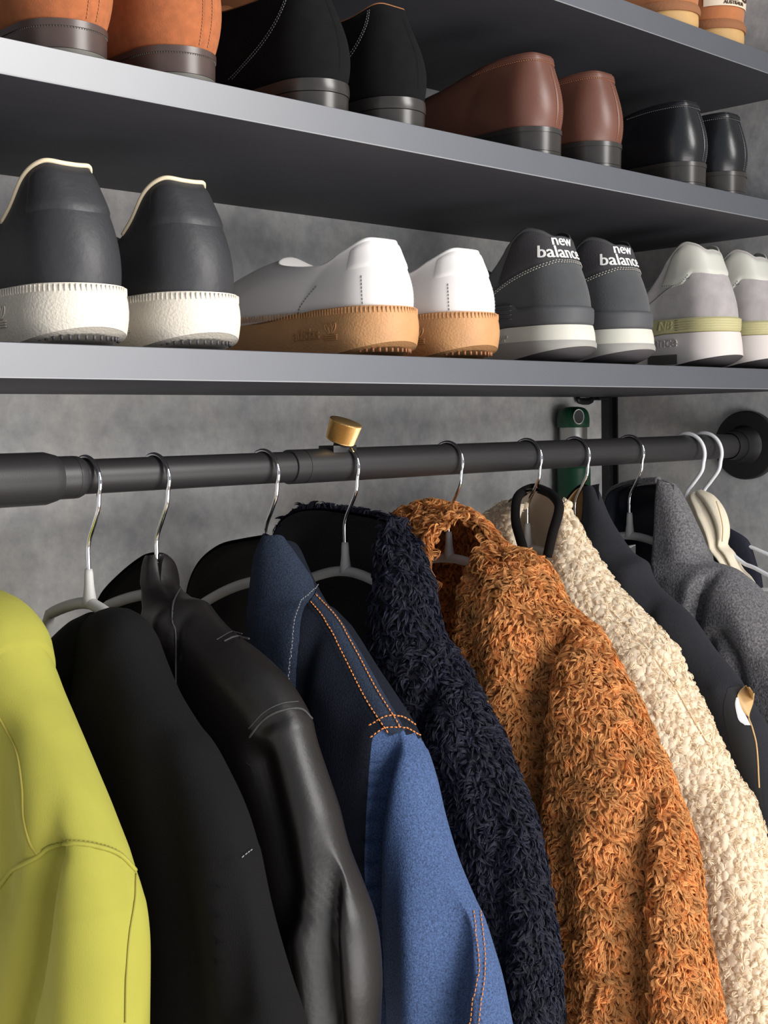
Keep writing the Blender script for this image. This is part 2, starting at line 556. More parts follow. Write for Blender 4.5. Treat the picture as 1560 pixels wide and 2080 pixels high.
knob = keep_at(b.build('knob', M['brass'], smooth=False), rod)
knob['label'] = 'knurled brass adjusting knob'
b = MB()
b.lathe([(0.0140, 0.0234), (0.0136, 0.0240), (0.0128, 0.0242), (0.0, 0.0240)], kb, kax, 60)
kf = keep_at(b.build('knob_face', M['brass_dark']), rod)
kf['label'] = 'flat darker brass top of the knob'


# ------------------------------------------------------------------ hangers
def hanger(x, label, g=None, neck=0.0665, junction=0.0885, drop=1.0, reach=0.105, backreach=0.10):
    z0 = rod_z(x)
    t = thing('clothes_hanger', label, 'hanger', (x, RY, z0), 'chrome hooked grey hangers on the rod')
    rr = rs if x < 0.495 else (ri if 0.51 < x < 0.715 else ro)
    R = max(0.0185, rr+0.0022)
    cz = rr+0.0016-R
    pts = [(R*math.cos(a), cz+R*math.sin(a)) for a in np.linspace(math.radians(-12), math.radians(205), 22)]
    pts = [(-y if False else y, z) for y, z in pts]      # from the wall side over the rod to the room side
    pts += [(-0.0150, -0.0225), (-0.0085, -0.0345), (-0.0030, -0.0435), (-0.0003, -0.0510), (0, -0.058), (0, -neck-0.004)]
    path = smooth_curve([(0.0, y, z) for y, z in pts], 60)
    b = MB()
    b.tube(path, 0.00175, 10)
    b.build('hook', M['chrome'], t)['label'] = 'polished chrome hook'
    b = MB()
    b.tube([(0, 0, -neck), (0, 0, -neck-0.003), (0, 0, -neck-0.012), (0, 0, -junction+0.001), (0, 0, -junction-0.004)], [0.0027, 0.0032, 0.0036, 0.0048, 0.0056], 16)
    b.build('neck', M['grey_rubber'], t)
    b = MB()
    y = np.linspace(-reach, backreach, 51)
    z = -junction-0.002-drop*(0.16*np.abs(y)*(np.abs(y)/(np.abs(y)+0.012))+1.9*y*y)
    if g is not None:
        k = np.argsort(g.ridge[:, 0])
        rz = np.interp(y+RY, g.ridge[k, 0], g.ridge[k, 1])-z0-0.0085-0.011*np.clip((-y-0.03)/0.03, 0, 1)
        z = np.where(y < -0.022, np.minimum(z, rz), z)
        if g.wall_ridge is not None:
            k = np.argsort(g.wall_ridge[:, 0])
            rz = np.interp(y+RY, g.wall_ridge[k, 0], g.wall_ridge[k, 1])-z0-0.0085
            z = np.where(y > 0.075, np.minimum(z, rz), z)
        z = np.convolve(np.pad(z, 4, mode='edge'), np.ones(9)/9, 'valid')
    b.tube(np.stack([np.zeros_like(y), y, z], -1), 0.0044-0.0006*(np.abs(y)/0.2), 14)
    b.build('arms', M['grey_rubber'], t)
    return t


def wire_hanger(x, label, armpx):
    z0 = rod_z(x)
    t = thing('wire_hanger', label, 'hanger', (x, RY, z0), 'white wire hangers beside the end disc')
    R = 0.0235
    cz = ro+0.0022-R
    pts = [(R*math.cos(a), cz+R*math.sin(a)) for a in np.linspace(math.radians(-5), math.radians(200), 20)]
    pts += [(-0.0195, -0.026), (-0.0085, -0.0400), (-0.0015, -0.0480), (0.002, -0.0560), (0.002, -0.070)]
    b = MB()
    b.tube(smooth_curve([(0, y, z) for y, z in pts], 60), 0.0022, 10)
    b.build('hook', M['white_wire'], t)
    b = MB()
    e = [onX(px, py, x)-np.array([x, RY, z0]) for px, py in armpx]
    tip = e[-1]+(e[-1]-e[-2])/np.linalg.norm(e[-1]-e[-2])*0.08
    b.tube(smooth_curve([(0, 0.002, -0.070), (0, 0.0, -0.075)]+[tuple(p) for p in e]+[tuple(tip)], 40), 0.0022, 10)
    wl = [(0, 0.0, -0.072), (0, 0.03, -0.085), (0, 0.10, -0.118), (0, 0.15, -0.142)]
    b.tube(smooth_curve(wl, 20), 0.0022, 10)
    low = [tuple(tip), (0, tip[1]*0.7, tip[2]-0.012), (0, 0.05, tip[2]-0.014), wl[-1]]
    b.tube(smooth_curve(low, 30), 0.0022, 10)
    b.build('frame', M['white_wire'], t)
    return t


wire_hanger(1.307, 'white wire hanger draped with the cream cloth, left of the two', [(1500, 1136), (1530, 1152), (1560, 1168)])
wire_hanger(1.343, 'white wire hanger nearest the end disc, with a navy cloth over it', [(1500, 1100), (1530, 1113), (1560, 1126)])


# ------------------------------------------------------------------ garments
def seg_dist(Q, poly):
    """distance of points Q (n,2) to an open polyline, and the 0..1 position along it"""
    best = np.full(len(Q), 1e9)
    pos = np.zeros(len(Q))
    poly = np.asarray(poly, float)
    L = np.linalg.norm(np.diff(poly, axis=0), axis=1)
    tot = L.sum()
    acc = 0
    for i in range(len(poly)-1):
        a, d = poly[i], poly[i+1]-poly[i]
        t = np.clip(((Q-a) @ d)/(d @ d+1e-12), 0, 1)
        r = np.linalg.norm(Q-(a+t[:, None]*d), axis=1)
        k = r < best
        best[k] = r[k]
        pos[k] = (acc+t[k]*L[i])/tot
        acc += L[i]
    return best, pos


def yz(pxs, X):
    return np.array([onX(x, y, X)[1:] for x, y in pxs])


def in_poly(Q, poly):
    x, y = Q[:, 0], Q[:, 1]
    c = np.zeros(len(Q), bool)
    n = len(poly)
    for i in range(n):
        x0, y0 = poly[i]
        x1, y1 = poly[(i+1) % n]
        k = ((y0 > y) != (y1 > y)) & (x < (x1-x0)*(y-y0)/(y1-y0+1e-12)+x0)
        c ^= k
    return c


GARMENTS = []


class Garment:
    def __init__(self, name, label, cat, X, r, m, group='jackets and tops on the rod'):
        self.X, self.r, self.m = X, r, m
        self.pad = 0.0
        self.ramp = None
        self.t = thing(name, label, cat, (X, RY, rod_z(X)-0.09), group)
        GARMENTS.append(self)
        self.ridge = self.wall_ridge = None
        self.panels = []          # (V, F) for stitch and pile work

    def fit(self, P, ramp=False):
        pad = self.pad
        """pull an outline inwards so that the rounded edge, seen from the room, lands on it"""
        X, r = self.X, self.r
        T = np.gradient(P, axis=0)
        T /= np.linalg.norm(T, axis=1)[:, None]+1e-12
        n = np.stack([-T[:, 1], T[:, 0]], -1)
        cen = P.mean(0)
        if np.mean(np.sum((cen-P)*n, 1)) < 0:
            n = -n
        out = P.copy()
        sh = np.zeros(len(P))
        for i in range(len(P)):
            p3 = np.array([X, *P[i]])
            e = np.array([0, *(-n[i]*1e-3)])
            pe = (proj(p3+e)-proj(p3))/1e-3
            ta = np.array([0, *(T[i]*1e-3)])
            pt = proj(p3+ta)-proj(p3)
            pt /= np.linalg.norm(pt)+1e-12
            mvec = pe-pt*(pe @ pt)
            k = np.linalg.norm(mvec)
            mvec /= k+1e-9
            al = np.linspace(0, PI/2, 13)
            r = self.r*min(1, 0.25+i/(0.10*len(P))) if ramp else self.r
            if self.ramp:
                r *= min(1, self.ramp[0]+(1-self.ramp[0])*i/len(P)/self.ramp[1])
            q = np.concatenate([[p3+np.array([s*r*math.sin(a), *(n[i]*r*(1-math.cos(a)))]) for a in al] for s in (-1, 1)])
            ex = ((proj(q)-proj(p3)) @ mvec).max()
            sh[i] = min(0.03, ex/(k+1e-9)) if k > 300 else 0.02
        sh += pad
        sh = np.convolve(np.pad(sh, 12, mode='edge'), np.ones(25)/25, 'valid')
        return P+n*sh[:, None]

    def height(self, d):
        q = 1-np.clip(d/self.r, 0, 1)
        return np.sqrt(np.clip(1-q*q, 0, 1))

    def sheet(self, P, E, side, nT=34, folds=(), rim=True, seed=0, wr=0.0015, flat=1.0):
        """ruled cloth from outline P (nS,2) to inner line E (nS,2), bulging to side -1 (left) or +1 (right)"""
        nS = len(P)
        t = np.linspace(0, 1, nT)**1.35
        G = P[:, None]+(E-P)[:, None]*t[None, :, None]
        T = np.gradient(P, axis=0)
        T /= np.linalg.norm(T, axis=1)[:, None]+1e-12
        n = np.stack([-T[:, 1], T[:, 0]], -1)
        row = E-P
        row /= np.linalg.norm(row, axis=1)[:, None]+1e-12
        cs = np.clip(np.abs(np.sum(row*n, 1)), 0.35, 1)
        d = np.linalg.norm(E-P, axis=1)[:, None]*t[None]*cs[:, None]
        g = self.height(d)
        rr_ = np.minimum(self.r, 0.62*np.linalg.norm(E-P, axis=1))[:, None]
        if self.ramp:
            rr_ = rr_*np.clip(self.ramp[0]+(1-self.ramp[0])*np.linspace(0, 1, nS)/self.ramp[1], 0, 1)[:, None]
        q_ = 1-np.clip(d/rr_, 0, 1)
        g = np.sqrt(np.clip(1-q_*q_, 0, 1))
        h = rr_*flat*g
        Q = G.reshape(-1, 2)
        f = np.zeros(len(Q))
        rng = np.random.RandomState(seed)
        for k in range(5):
            a, b_, c = rng.uniform(25, 75), rng.uniform(4, 16), rng.uniform(0, 6.28)
            f += wr*0.45*np.sin(Q[:, 0]*a+Q[:, 1]*b_*rng.choice([-1, 1])+c)
        for poly, wd, dp in folds:
            dd, pos = seg_dist(Q, yz(poly, self.X-self.r))
            f += dp*np.exp(-(dd/wd)**2)
        h = h+(f.reshape(nS, nT))*g
        x = self.X+side*h
        V = np.concatenate([x[..., None], G], -1)
        if rim:
            # turned-in edge along E
            dirn = -row
            extra = []
            for a in (0.35, 0.8, 1.25, 1.6):
                ee = V[:, -1].copy()
                ee[:, 0] += -side*0.006*(1-math.cos(a))
                ee[:, 1:] += row*0.005*math.sin(a)
                extra.append(ee)
            last = extra[-1].copy()
            last[:, 0] += -side*0.001
            last[:, 1:] -= row*0.02
            extra.append(last)
            V = np.concatenate([V, np.stack(extra, 1)], 1)
        return V

    def add(self, V, name, m=None, split=None, flip=False, keep=True):
        """build a grid as a part; split = [(name, pixel polygon, material)] cuts faces off as parts of their own"""
        a, b = V.shape[:2]
        VV = V.reshape(-1, 3)
        idx = np.arange(a*b).reshape(a, b)
        F = np.stack([idx[:-1, :-1], idx[1:, :-1], idx[1:, 1:], idx[:-1, 1:]], -1).reshape(-1, 4)
        if flip:
            F = F[:, ::-1]
        if keep:
            self.panels.append((VV, F))
        # smooth normals of the whole sheet
        fn = np.cross(VV[F[:, 2]]-VV[F[:, 0]], VV[F[:, 3]]-VV[F[:, 1]])
        N = np.zeros_like(VV)
        for k in range(4):
            np.add.at(N, F[:, k], fn)
        N /= np.linalg.norm(N, axis=1)[:, None]+1e-12
        left = np.ones(len(F), bool)
        c = proj(VV[F].mean(1))
        jobs = []
        for nm, poly, mm in (split or []):
            k = in_poly(c, poly) & left
            left &= ~k
            jobs.append((nm, F[k], mm))
        jobs.append((name, F[left], m or self.m))
        if split:
            rest = set(np.unique(jobs[-1][1]).tolist())
            VV = VV.copy()
            for nm, ff, mm in jobs[:-1]:
                poly = [p for p in dict((q[0], q[1]) for q in split)[nm]]
                ed = np.array([i for i in np.unique(ff) if i in rest])
                if not len(ed):
                    continue
                px = proj(VV[ed])
                pl = np.array(poly+[poly[0]], float)
                best = np.full(len(ed), 1e9)
                tgt = px.copy()
                for i in range(len(pl)-1):
                    a0, d0 = pl[i], pl[i+1]-pl[i]
                    tt = np.clip(((px-a0) @ d0)/(d0 @ d0+1e-9), 0, 1)
                    qq = a0+tt[:, None]*d0
                    rr = np.linalg.norm(px-qq, axis=1)
                    kk = rr < best
                    best[kk] = rr[kk]
                    tgt[kk] = qq[kk]
                for i, vi in enumerate(ed):
                    if best[i] < 22 and VV[vi, 0] < self.X:
                        VV[vi] = onX(*tgt[i], VV[vi, 0])
        res = []
        for nm, ff, mm in jobs:
            if not len(ff):
                continue
            u, inv = np.unique(ff, return_inverse=True)
            mb = MB()
            mb.add(VV[u], inv.reshape(-1, 4).tolist())
            o = mb.build(nm, mm, normals=N[u].tolist())
            res.append(keep_at(o, self.t))
        return res

    def bvh(self):
        V = np.concatenate([v for v, _ in self.panels])
        F, n = [], 0
        for v, f in self.panels:
            F += (f+n).tolist()
            n += len(v)
        self.tree = BVHTree.FromPolygons([tuple(v) for v in V], F)

    def hit(self, px, py):
        d = Vector(ray(px, py)).normalized()
        l, nn, i, dist = self.tree.ray_cast(Vector(CAM), d)
        if l is None:
            return onX(px, py, self.X-self.r*0.3), np.array([-0.7, -0.7, 0])
        if nn.dot(d) > 0:
            nn = -nn
        return np.array(l), np.array(nn)

    def line(self, pxs, n, off=0.0008):
        C = smooth_curve(pxs, n)
        return np.array([(lambda h: h[0]+h[1]*off)(self.hit(*c)) for c in C])

    def seam(self, pxs, rad, m, name='seam', n=60, off=0.0004):
        b = MB()
        b.tube(self.line(pxs, n, off), rad, 6)
        return keep_at(b.build(name, m), self.t)

    def stitches(self, lines, m, rad=0.00045, per=0.0030, name='stitching', off=0.0007):
        b = MB()
        for pxs in lines:
            P = self.line(pxs, 160, off)
            L = np.concatenate([[0], np.cumsum(np.linalg.norm(np.diff(P, axis=0), axis=1))])
            k = max(2, int(L[-1]/per))
            for i in range(k):
                s = np.linspace(i*per, i*per+per*0.68, 3)
                b.tube(np.stack([np.interp(s, L, P[:, c]) for c in range(3)], -1), [rad*0.8, rad, rad*0.8], 5)
        o = keep_at(b.build(name, m), self.t)
        o['kind'] = 'stuff'
        return o

    def patch(self, left, right, name, m, off=0.004, nu=50, nv=12, thick=0.002, split=None):
        """cloth laid on the panel between two pixel polylines"""
        A, B = smooth_curve(left, nu), smooth_curve(right, nu)
        T = np.zeros((nu, nv, 3))
        for i in range(nu):
            for j in range(nv):
                s = j/(nv-1)
                p = A[i]*(1-s)+B[i]*s
                h, nn = self.hit(*p)
                T[i, j] = h+nn*(off*(0.35+0.65*min(1, 4*s*(1-s)+0.35)))
        for _ in range(3):
            T[1:-1, 1:-1] = 0.5*T[1:-1, 1:-1]+0.125*(T[:-2, 1:-1]+T[2:, 1:-1]+T[1:-1, :-2]+T[1:-1, 2:])
        d = np.array([0.6, 0.6, 0.0])*thick
        b = MB()
        b.grid(T, flip=True)
        b.grid(T+d)
        loop = np.concatenate([T[0, :], T[1:, -1], T[-1, -2::-1], T[-2:0:-1, 0]])
        b.grid(np.stack([loop, loop+d], 1), cu=True)
        return keep_at(sharp(b.build(name, m), 50), self.t)


def resample_pair(P, n):
    return smooth_curve(P, n)


def back_outline(P, top=None):
    """wall-side outline mirrored from the room-side one and squeezed in front of the wall"""
    y = RY+(RY-P[:, 0])*0.72
    return np.stack([np.minimum(y, 0.262), P[:, 1]-0.005], -1)


def spine(P, y=0.086, dz=0.03, ztop=-0.20):
    return np.stack([np.full(len(P), y), np.minimum(P[:, 1]-dz*np.clip((np.abs(P[:, 0]-y))/0.1, 0, 1.2), ztop)], -1)


NS = 190


def shell(g, P, E, S, folds, seed, nT, rim, nB=26):
    """one cloth running from the inner line E over the ridge P to the spine S on the far side"""
    A = g.sheet(P, E, -1, nT, folds, rim=rim, seed=seed)
    B = g.sheet(P, S, +1, nB, (), rim=False, seed=seed+1)
    return np.concatenate([A[:, ::-1], B[:, 1:]], 1)


def split_both(split):
    return split


def inner_line(g, P, Epx):
    """front edge seen at the pixels Epx, at the depth the cloth has there"""
    C = smooth_curve(Epx, NS)
    rr = np.full(NS, g.r)
    for _ in range(6):
        E = np.array([onX(c[0], c[1], g.X-q)[1:] for c, q in zip(C, rr)])
        rr = 0.5*rr+0.5*np.minimum(g.r, 0.62*np.linalg.norm(E-P, axis=1))
    return E


def pillow(g, Ppx, folds, split, W=None, seed=1, spine_y=0.11, ztop=-0.30):
    """a closed hanging top: left face, right face and their wall-side halves"""
    P = g.fit(smooth_curve(yz(Ppx, g.X), NS))
    S = spine(P, spine_y, ztop=ztop)
    g.ridge = P
    g.add(shell(g, P, S, S, folds, seed, 40, False), 'front', split=split)
    B = back_outline(smooth_curve(yz(Ppx, g.X), NS)) if W is None else smooth_curve(yz(W, g.X), NS)
    S2 = spine(B, spine_y, ztop=ztop)
    g.wall_ridge = B
    g.add(shell(g, B, S2, S2, (), seed+2, 16, False, 10), 'back', flip=True)
    g.bvh()


def open_jacket(g, Ppx, Epx, Wpx, folds, split, seed=1, inner=None, left=None, nT=36, spine_y=0.10, ztop=-0.19):
    """a jacket hanging open: the sheet towards the room ends at Epx; the back sheet spans everything over a lining"""
    P0 = smooth_curve(yz(Ppx, g.X), NS)
    P = g.fit(P0, True)
    g.ridge = P
    E = inner_line(g, P, Epx)
    S = spine(P, spine_y, ztop=ztop)
    g.add(shell(g, P, E, S, folds, seed, nT, True), 'front_panel', split=split)
    W0 = smooth_curve(yz(Wpx, g.X), 70)
    tail = back_outline(P0[NS//3:])
    tail = tail[tail[:, 1] < W0[-1, 1]-0.01]
    W = smooth_curve(np.concatenate([W0[::4], tail[::8]]), NS)
    W[:, 0] = np.minimum(W[:, 0], 0.266)
    W[0] = P[0]
    g.wall_ridge = W
    S2 = spine(W, spine_y, ztop=ztop)
    g.add(g.sheet(W, S2, +1, 16, (), rim=False, seed=seed+3), 'back_panel')
    # lining just inside the back sheet
    if inner is not None:
        rr = g.r
        for O, nm, fl in ((P, 'lining', True), (W, 'lining', False)):
            T = np.gradient(O, axis=0)
            T /= np.linalg.norm(T, axis=1)[:, None]+1e-12
            n = np.stack([-T[:, 1], T[:, 0]], -1)
            SS = spine(O, spine_y, ztop=ztop)
            sg = np.sign(np.sum((SS-O)*n, 1))[:, None]
            g.r = rr*0.9
            Q = g.sheet(O+n*sg*0.0030, SS, +1, 14, (), rim=False, seed=seed+5)
            g.r = rr
            Q[..., 0] -= 0.0012
            g.add(Q, nm, inner, flip=fl)
    g.left_index = None
    if left is not None:
        L, E2 = left
        LP = smooth_curve(yz(L, g.X), 80)
        LE = smooth_curve(yz(E2, g.X-g.r), 80)
        g.left_index = len(g.panels)
        g.add(g.sheet(LP, LE, -1, 14, (), seed=seed+4), 'left_panel', flip=True)
    g.bvh()


def surf_sample(V, F, n, rng, mask=None):
    T = np.concatenate([F[:, [0, 1, 2]], F[:, [0, 2, 3]]])
    a, b_, c = V[T[:, 0]], V[T[:, 1]], V[T[:, 2]]
    cr = np.cross(b_-a, c-a)
    ar = np.linalg.norm(cr, axis=1)
    if mask is not None:
        ar = ar*mask(a, cr/(ar[:, None]+1e-12))
    p = ar/ar.sum()
    k = rng.choice(len(T), n, p=p)
    u, v = rng.rand(n, 1), rng.rand(n, 1)
    w_ = (u+v) > 1
    u, v = np.where(w_, 1-u, u), np.where(w_, 1-v, v)
    P = a[k]+(b_-a)[k]*u+(c-a)[k]*v
    N = cr[k]/(ar[k][:, None]/1+1e-12)
    N /= np.linalg.norm(N, axis=1)[:, None]+1e-12
    return P, N


def mesh_from_arrays(name, V, F, m, parent):
    me = bpy.data.meshes.new(name)
    me.vertices.add(len(V))
    me.vertices.foreach_set('co', V.astype(np.float32).ravel())
    k = F.shape[1]
    me.loops.add(F.size)
    me.loops.foreach_set('vertex_index', F.astype(np.int32).ravel())
    me.polygons.add(len(F))
    me.polygons.foreach_set('loop_start', np.arange(0, F.size, k, dtype=np.int32))
    me.polygons.foreach_set('use_smooth', np.ones(len(F), bool))
    me.update(calc_edges=True)
    me.materials.append(m)
    o = bpy.data.objects.new(name, me)
    COL.objects.link(o)
    keep_at(o, parent)
    o['kind'] = 'stuff'
    return o


def field(P, scale, seed):
    """smooth random vector field used to swirl the pile"""
    rng = np.random.RandomState(seed)
    out = np.zeros((len(P), 3))
    for k in range(9):
        w_ = rng.normal(size=3)*scale
        out += np.sin(P @ w_+rng.uniform(0, 6.28))[:, None]*rng.normal(size=3)
    return out/3


def tufts(g, P, N, length, width, m, seed, droop=0.55, swirl=0.6, name='pile', per=11, rise=0.58, lean=0.80):
    """fine fibres gathered into curling locks; each lock rises from the cloth and bends over along a swirling direction"""
    rng = np.random.RandomState(seed)
    n = len(P)
    K = max(1, n//per)
    ci = rng.choice(n, K, replace=False)
    kd = KDTree(K)
    for i, k in enumerate(ci):
        kd.insert(P[k], i)
    kd.balance()
    own = np.array([kd.find(p)[1] for p in P])
    C, CN = P[ci], N[ci]
    Fl = field(C, 110, seed)*swirl*0.45+field(C, 420, seed+5)*0.38+np.array([0, -0.05, -droop])+rng.normal(size=(K, 3))*0.20
    Fl -= CN*np.sum(Fl*CN, 1)[:, None]
    Fl /= np.linalg.norm(Fl, axis=1)[:, None]+1e-9
    S = np.cross(CN, Fl)
    L = length*rng.uniform(0.7, 1.2, K)[:, None]
    side = (field(C, 600, seed+9)[:, :1]*0.45+rng.normal(size=(K, 1))*0.25)
    off = P-C[own]
    Lf = (L[own]*rng.uniform(0.85, 1.1, n)[:, None])
    Nf, Ff, Sf, sf = CN[own], Fl[own], S[own], side[own]
    th = rng.uniform(-1.1, 1.1, n)[:, None]
    Wd = width*rng.uniform(0.75, 1.25, n)[:, None]
    lat = off/(np.linalg.norm(off, axis=1).mean()*1.6+1e-9)
    d_ = Nf*0.7+Ff*0.7
    wd0 = Sf*np.cos(th)+np.cross(d_, Sf)*np.sin(th)
    want = Nf*0.6+np.cross(d_, Sf)*-0.5+lat*0.6
    want *= np.sign(np.sum(want*Nf, 1))[:, None]
    flip = np.sign(np.sum(np.cross(wd0, d_)*want, 1))[:, None]
    rows = []
    for t, wf in ((0.0, 0.9), (0.28, 1.0), (0.55, 0.95), (0.80, 0.7), (1.04, 0.25)):
        c = C[own]-Nf*0.0008+off*(1-0.80*min(1, t)**1.3)
        c = c+Nf*Lf*rise*math.sin(PI*0.60*t)+Ff*Lf*lean*(1-math.cos(PI*0.5*t))+Sf*sf*Lf*math.sin(PI*0.9*t)
        d_ = Nf*math.cos(PI*0.5*t)+Ff*math.sin(PI*0.5*t)
        wd = (Sf*np.cos(th)+np.cross(d_, Sf)*np.sin(th))*flip
        rows += [c-wd*Wd*wf*0.5, c+wd*Wd*wf*0.5]
    V = np.stack(rows, 1)       # n,10,3
    f = np.array([[2*r, 2*r+1, 2*r+3, 2*r+2] for r in range(4)])
    F = (f[None]+np.arange(n)[:, None, None]*10).reshape(-1, 4)
    return mesh_from_arrays(name, V.reshape(-1, 3), F, m, g.t)


def curls(g, P, N, size, m, seed, name='pile'):
    """rounded wool bobbles"""
    rng = np.random.RandomState(seed)
    bm = bmesh.new()
    bmesh.ops.create_icosphere(bm, subdivisions=2, radius=1.0)
    base = np.array([v.co[:] for v in bm.verts])
    f = np.array([[v.index for v in fc.verts] for fc in bm.faces])
    bm.free()
    n = len(P)
    D = np.array([0, 0, -1.0])+rng.normal(size=(n, 3))*0.7
    D -= N*np.sum(D*N, 1)[:, None]
    D /= np.linalg.norm(D, axis=1)[:, None]+1e-9
    S = np.cross(D, N)
    a = size*rng.uniform(0.7, 1.35, n)[:, None, None]
    el = rng.uniform(0.85, 1.25, n)[:, None, None]
    c = P-N*size*0.05
    lump = 1+0.08*np.sin(base @ rng.normal(size=(3, 1))*3+0.5)[None, :, 0:1]
    V = c[:, None]+a*lump*(base[None, :, 0:1]*D[:, None]*el+base[None, :, 1:2]*S[:, None]*0.85+base[None, :, 2:3]*N[:, None]*0.52)
    V = V+a*0.12*np.sin(V*rng.uniform(500, 800)+rng.uniform(0, 6, (n, 1, 3)))
    F = (f[None]+np.arange(n)[:, None, None]*len(base)).reshape(-1, 3)
    return mesh_from_arrays(name, V.reshape(-1, 3), F, m, g.t)


# ---- lime sweatshirt, nearest, at the left edge
g = Garment('sweatshirt', 'lime yellow sweatshirt hanging nearest at the left edge of the row', 'sweatshirt', 0.444, 0.033, M['yellow'])
g.ramp = (0.45, 0.22)
pillow(g, [(-110, 1190), (-50, 1188), (0, 1197), (42, 1224), (70, 1262), (90, 1312), (110, 1360), (131, 1408), (153, 1456), (184, 1525), (215, 1598), (250, 1690), (268, 1748), (284, 1805), (296, 1865), (302, 1950), (302, 2085), (302, 2300)],
       [([(-40, 1300), (10, 1380), (50, 1460)], 0.020, 0.004), ([(8, 1252), (42, 1305), (70, 1362)], 0.010, -0.004), ([(193, 1775), (198, 1900), (203, 2100)], 0.007, -0.006), ([(250, 1800), (252, 1950), (255, 2100)], 0.012, 0.006),
        ([(74, 1745), (72, 1860), (55, 1980), (30, 2100), (10, 2300)], 0.011, -0.016), ([(140, 1750), (140, 1900), (135, 2100)], 0.018, 0.007),
        ([(30, 1480), (60, 1600), (74, 1720)], 0.007, -0.005), ([(-20, 1500), (0, 1700), (-10, 1800)], 0.02, -0.010)],
       [('sleeve', [(76, 1737), (100, 1722), (140, 1713), (190, 1718), (240, 1735), (275, 1768), (420, 1780), (420, 2500), (-200, 2500), (-200, 1850), (0, 1800), (30, 1765)], M['yellow'])],
       W=[(-110, 1190), (-130, 1205), (-160, 1245), (-180, 1305), (-190, 1400), (-195, 1600), (-200, 1900), (-200, 2300)])
g.seam([(-6, 1450), (15, 1487), (35, 1532), (45, 1600), (48, 1660), (60, 1710), (76, 1737)], 0.0009, M['yellow_thread'], 'armhole_seam')
g.seam([(-20, 1822), (0, 1800), (30, 1765), (76, 1740), (100, 1722), (140, 1713), (190, 1718), (240, 1735), (274, 1768)], 0.0016, M['yellow'], 'sleeve_seam')
g.stitches([[(80, 1732), (102, 1716), (140, 1708), (190, 1712), (238, 1728), (270, 1758)]], M['yellow_thread'], 0.0004, 0.0028)
g.seam([(275, 1775), (273, 1830), (262, 1900), (256, 1980), (254, 2076)], 0.0006, M['yellow_thread'], 'arm_seam')

# ---- black pullover
g = Garment('pullover', 'plain black pullover on the first grey hanger, beside the lime sweatshirt', 'pullover', 0.5212, 0.027, M['black_knit'])
g.ramp = (0.45, 0.15)
pillow(g, [(196, 1243), (225, 1231), (250, 1229), (278, 1246), (310, 1292), (350, 1370), (385, 1432), (420, 1483), (470, 1575), (500, 1640), (522, 1700), (535, 1740), (560, 1850), (595, 1980), (627, 2090), (665, 2260)],
       [([(480, 1700), (500, 1850), (530, 2000), (560, 2200)], 0.014, 0.006), ([(300, 1500), (340, 1700), (380, 2000), (400, 2200)], 0.018, -0.008), ([(440, 1720), (450, 1850), (470, 2050)], 0.010, -0.008),
        ([(430, 1560), (490, 1660), (520, 1720)], 0.008, 0.003)],
       [('sleeve', [(440, 1770), (470, 1740), (526, 1716), (620, 1690), (900, 2300), (430, 2300)], M['black_knit'])],
       W=[(196, 1243), (180, 1244), (160, 1255), (128, 1285), (100, 1318), (84, 1350), (70, 1420), (60, 1500), (50, 1700), (45, 1900), (40, 2250)], seed=11)
g.stitches([[(490, 1742), (505, 1730), (517, 1722)]], M['grey_thread'], 0.0005, 0.0030)
b = MB()
for px, py, r_ in ((102, 1334, 0.0019), (97, 1346, 0.0014), (103, 1349, 0.001), (95, 1356, 0.0013), (101, 1360, 0.001), (99, 1366, 0.001)):
    p, nn = g.hit(px, py)
    b.lathe([(0, r_), (r_*0.7, r_*0.7), (r_, 0), (r_*0.7, -r_*0.7), (0, -r_)], p, (0, 0, 1), 10)
o = keep_at(b.build('zip_pull', M['black_metal']), g.t)
o['label'] = 'tiny dark metal beads of a zip end'

# ---- leather jacket
g = Garment('leather_jacket', 'black leather jacket with a stand collar between pullover and denim jacket', 'jacket', 0.5806, 0.025, M['leather'])
open_jacket(g, [(326, 1120), (330, 1133), (335, 1155), (345, 1180), (366, 1194), (395, 1206), (425, 1236), (470, 1276), (500, 1299), (560, 1350), (605, 1405), (632, 1455), (645, 1500), (668, 1570), (690, 1640), (708, 1715), (735, 1790), (758, 1860), (770, 1930), (774, 2020), (771, 2095), (765, 2260)],
            [(299, 1128), (292, 1150), (288, 1190), (288, 1240), (288, 1280), (290, 1330), (300, 1400), (315, 1500), (330, 1600), (345, 1700), (360, 1800), (380, 1900), (395, 2000), (405, 2095), (410, 2260)],
            [(318, 1121), (290, 1128), (245, 1162), (205, 1205), (188, 1250), (178, 1310)],
            [([(366, 1190), (352, 1225), (352, 1275), (358, 1330)], 0.004, -0.003), ([(330, 1125), (320, 1200), (325, 1300)], 0.008, 0.004), ([(500, 1350), (560, 1395), (610, 1440)], 0.012, 0.004),
             ([(520, 1480), (560, 1448), (610, 1440), (635, 1462)], 0.005, -0.004), ([(636, 1720), (640, 1850), (648, 1960), (655, 2100), (660, 2260)], 0.008, -0.020),
             ([(600, 1850), (612, 1960), (625, 2100)], 0.008, 0.006), ([(700, 1800), (712, 1950), (716, 2100)], 0.012, 0.006), ([(520, 1550), (560, 1700), (590, 1850)], 0.012, -0.010), ([(640, 1560), (672, 1660), (700, 1760)], 0.010, 0.005)],
            [('collar', [(280, 1080), (345, 1080), (366, 1192), (352, 1225), (354, 1300), (358, 1420), (280, 1420)], M['leather']),
             ('sleeve', [(500, 1500), (535, 1462), (570, 1444), (610, 1439), (634, 1462), (900, 1700), (900, 2300), (560, 2300), (520, 1700)], M['leather'])], seed=21, inner=M['lining_dark'])
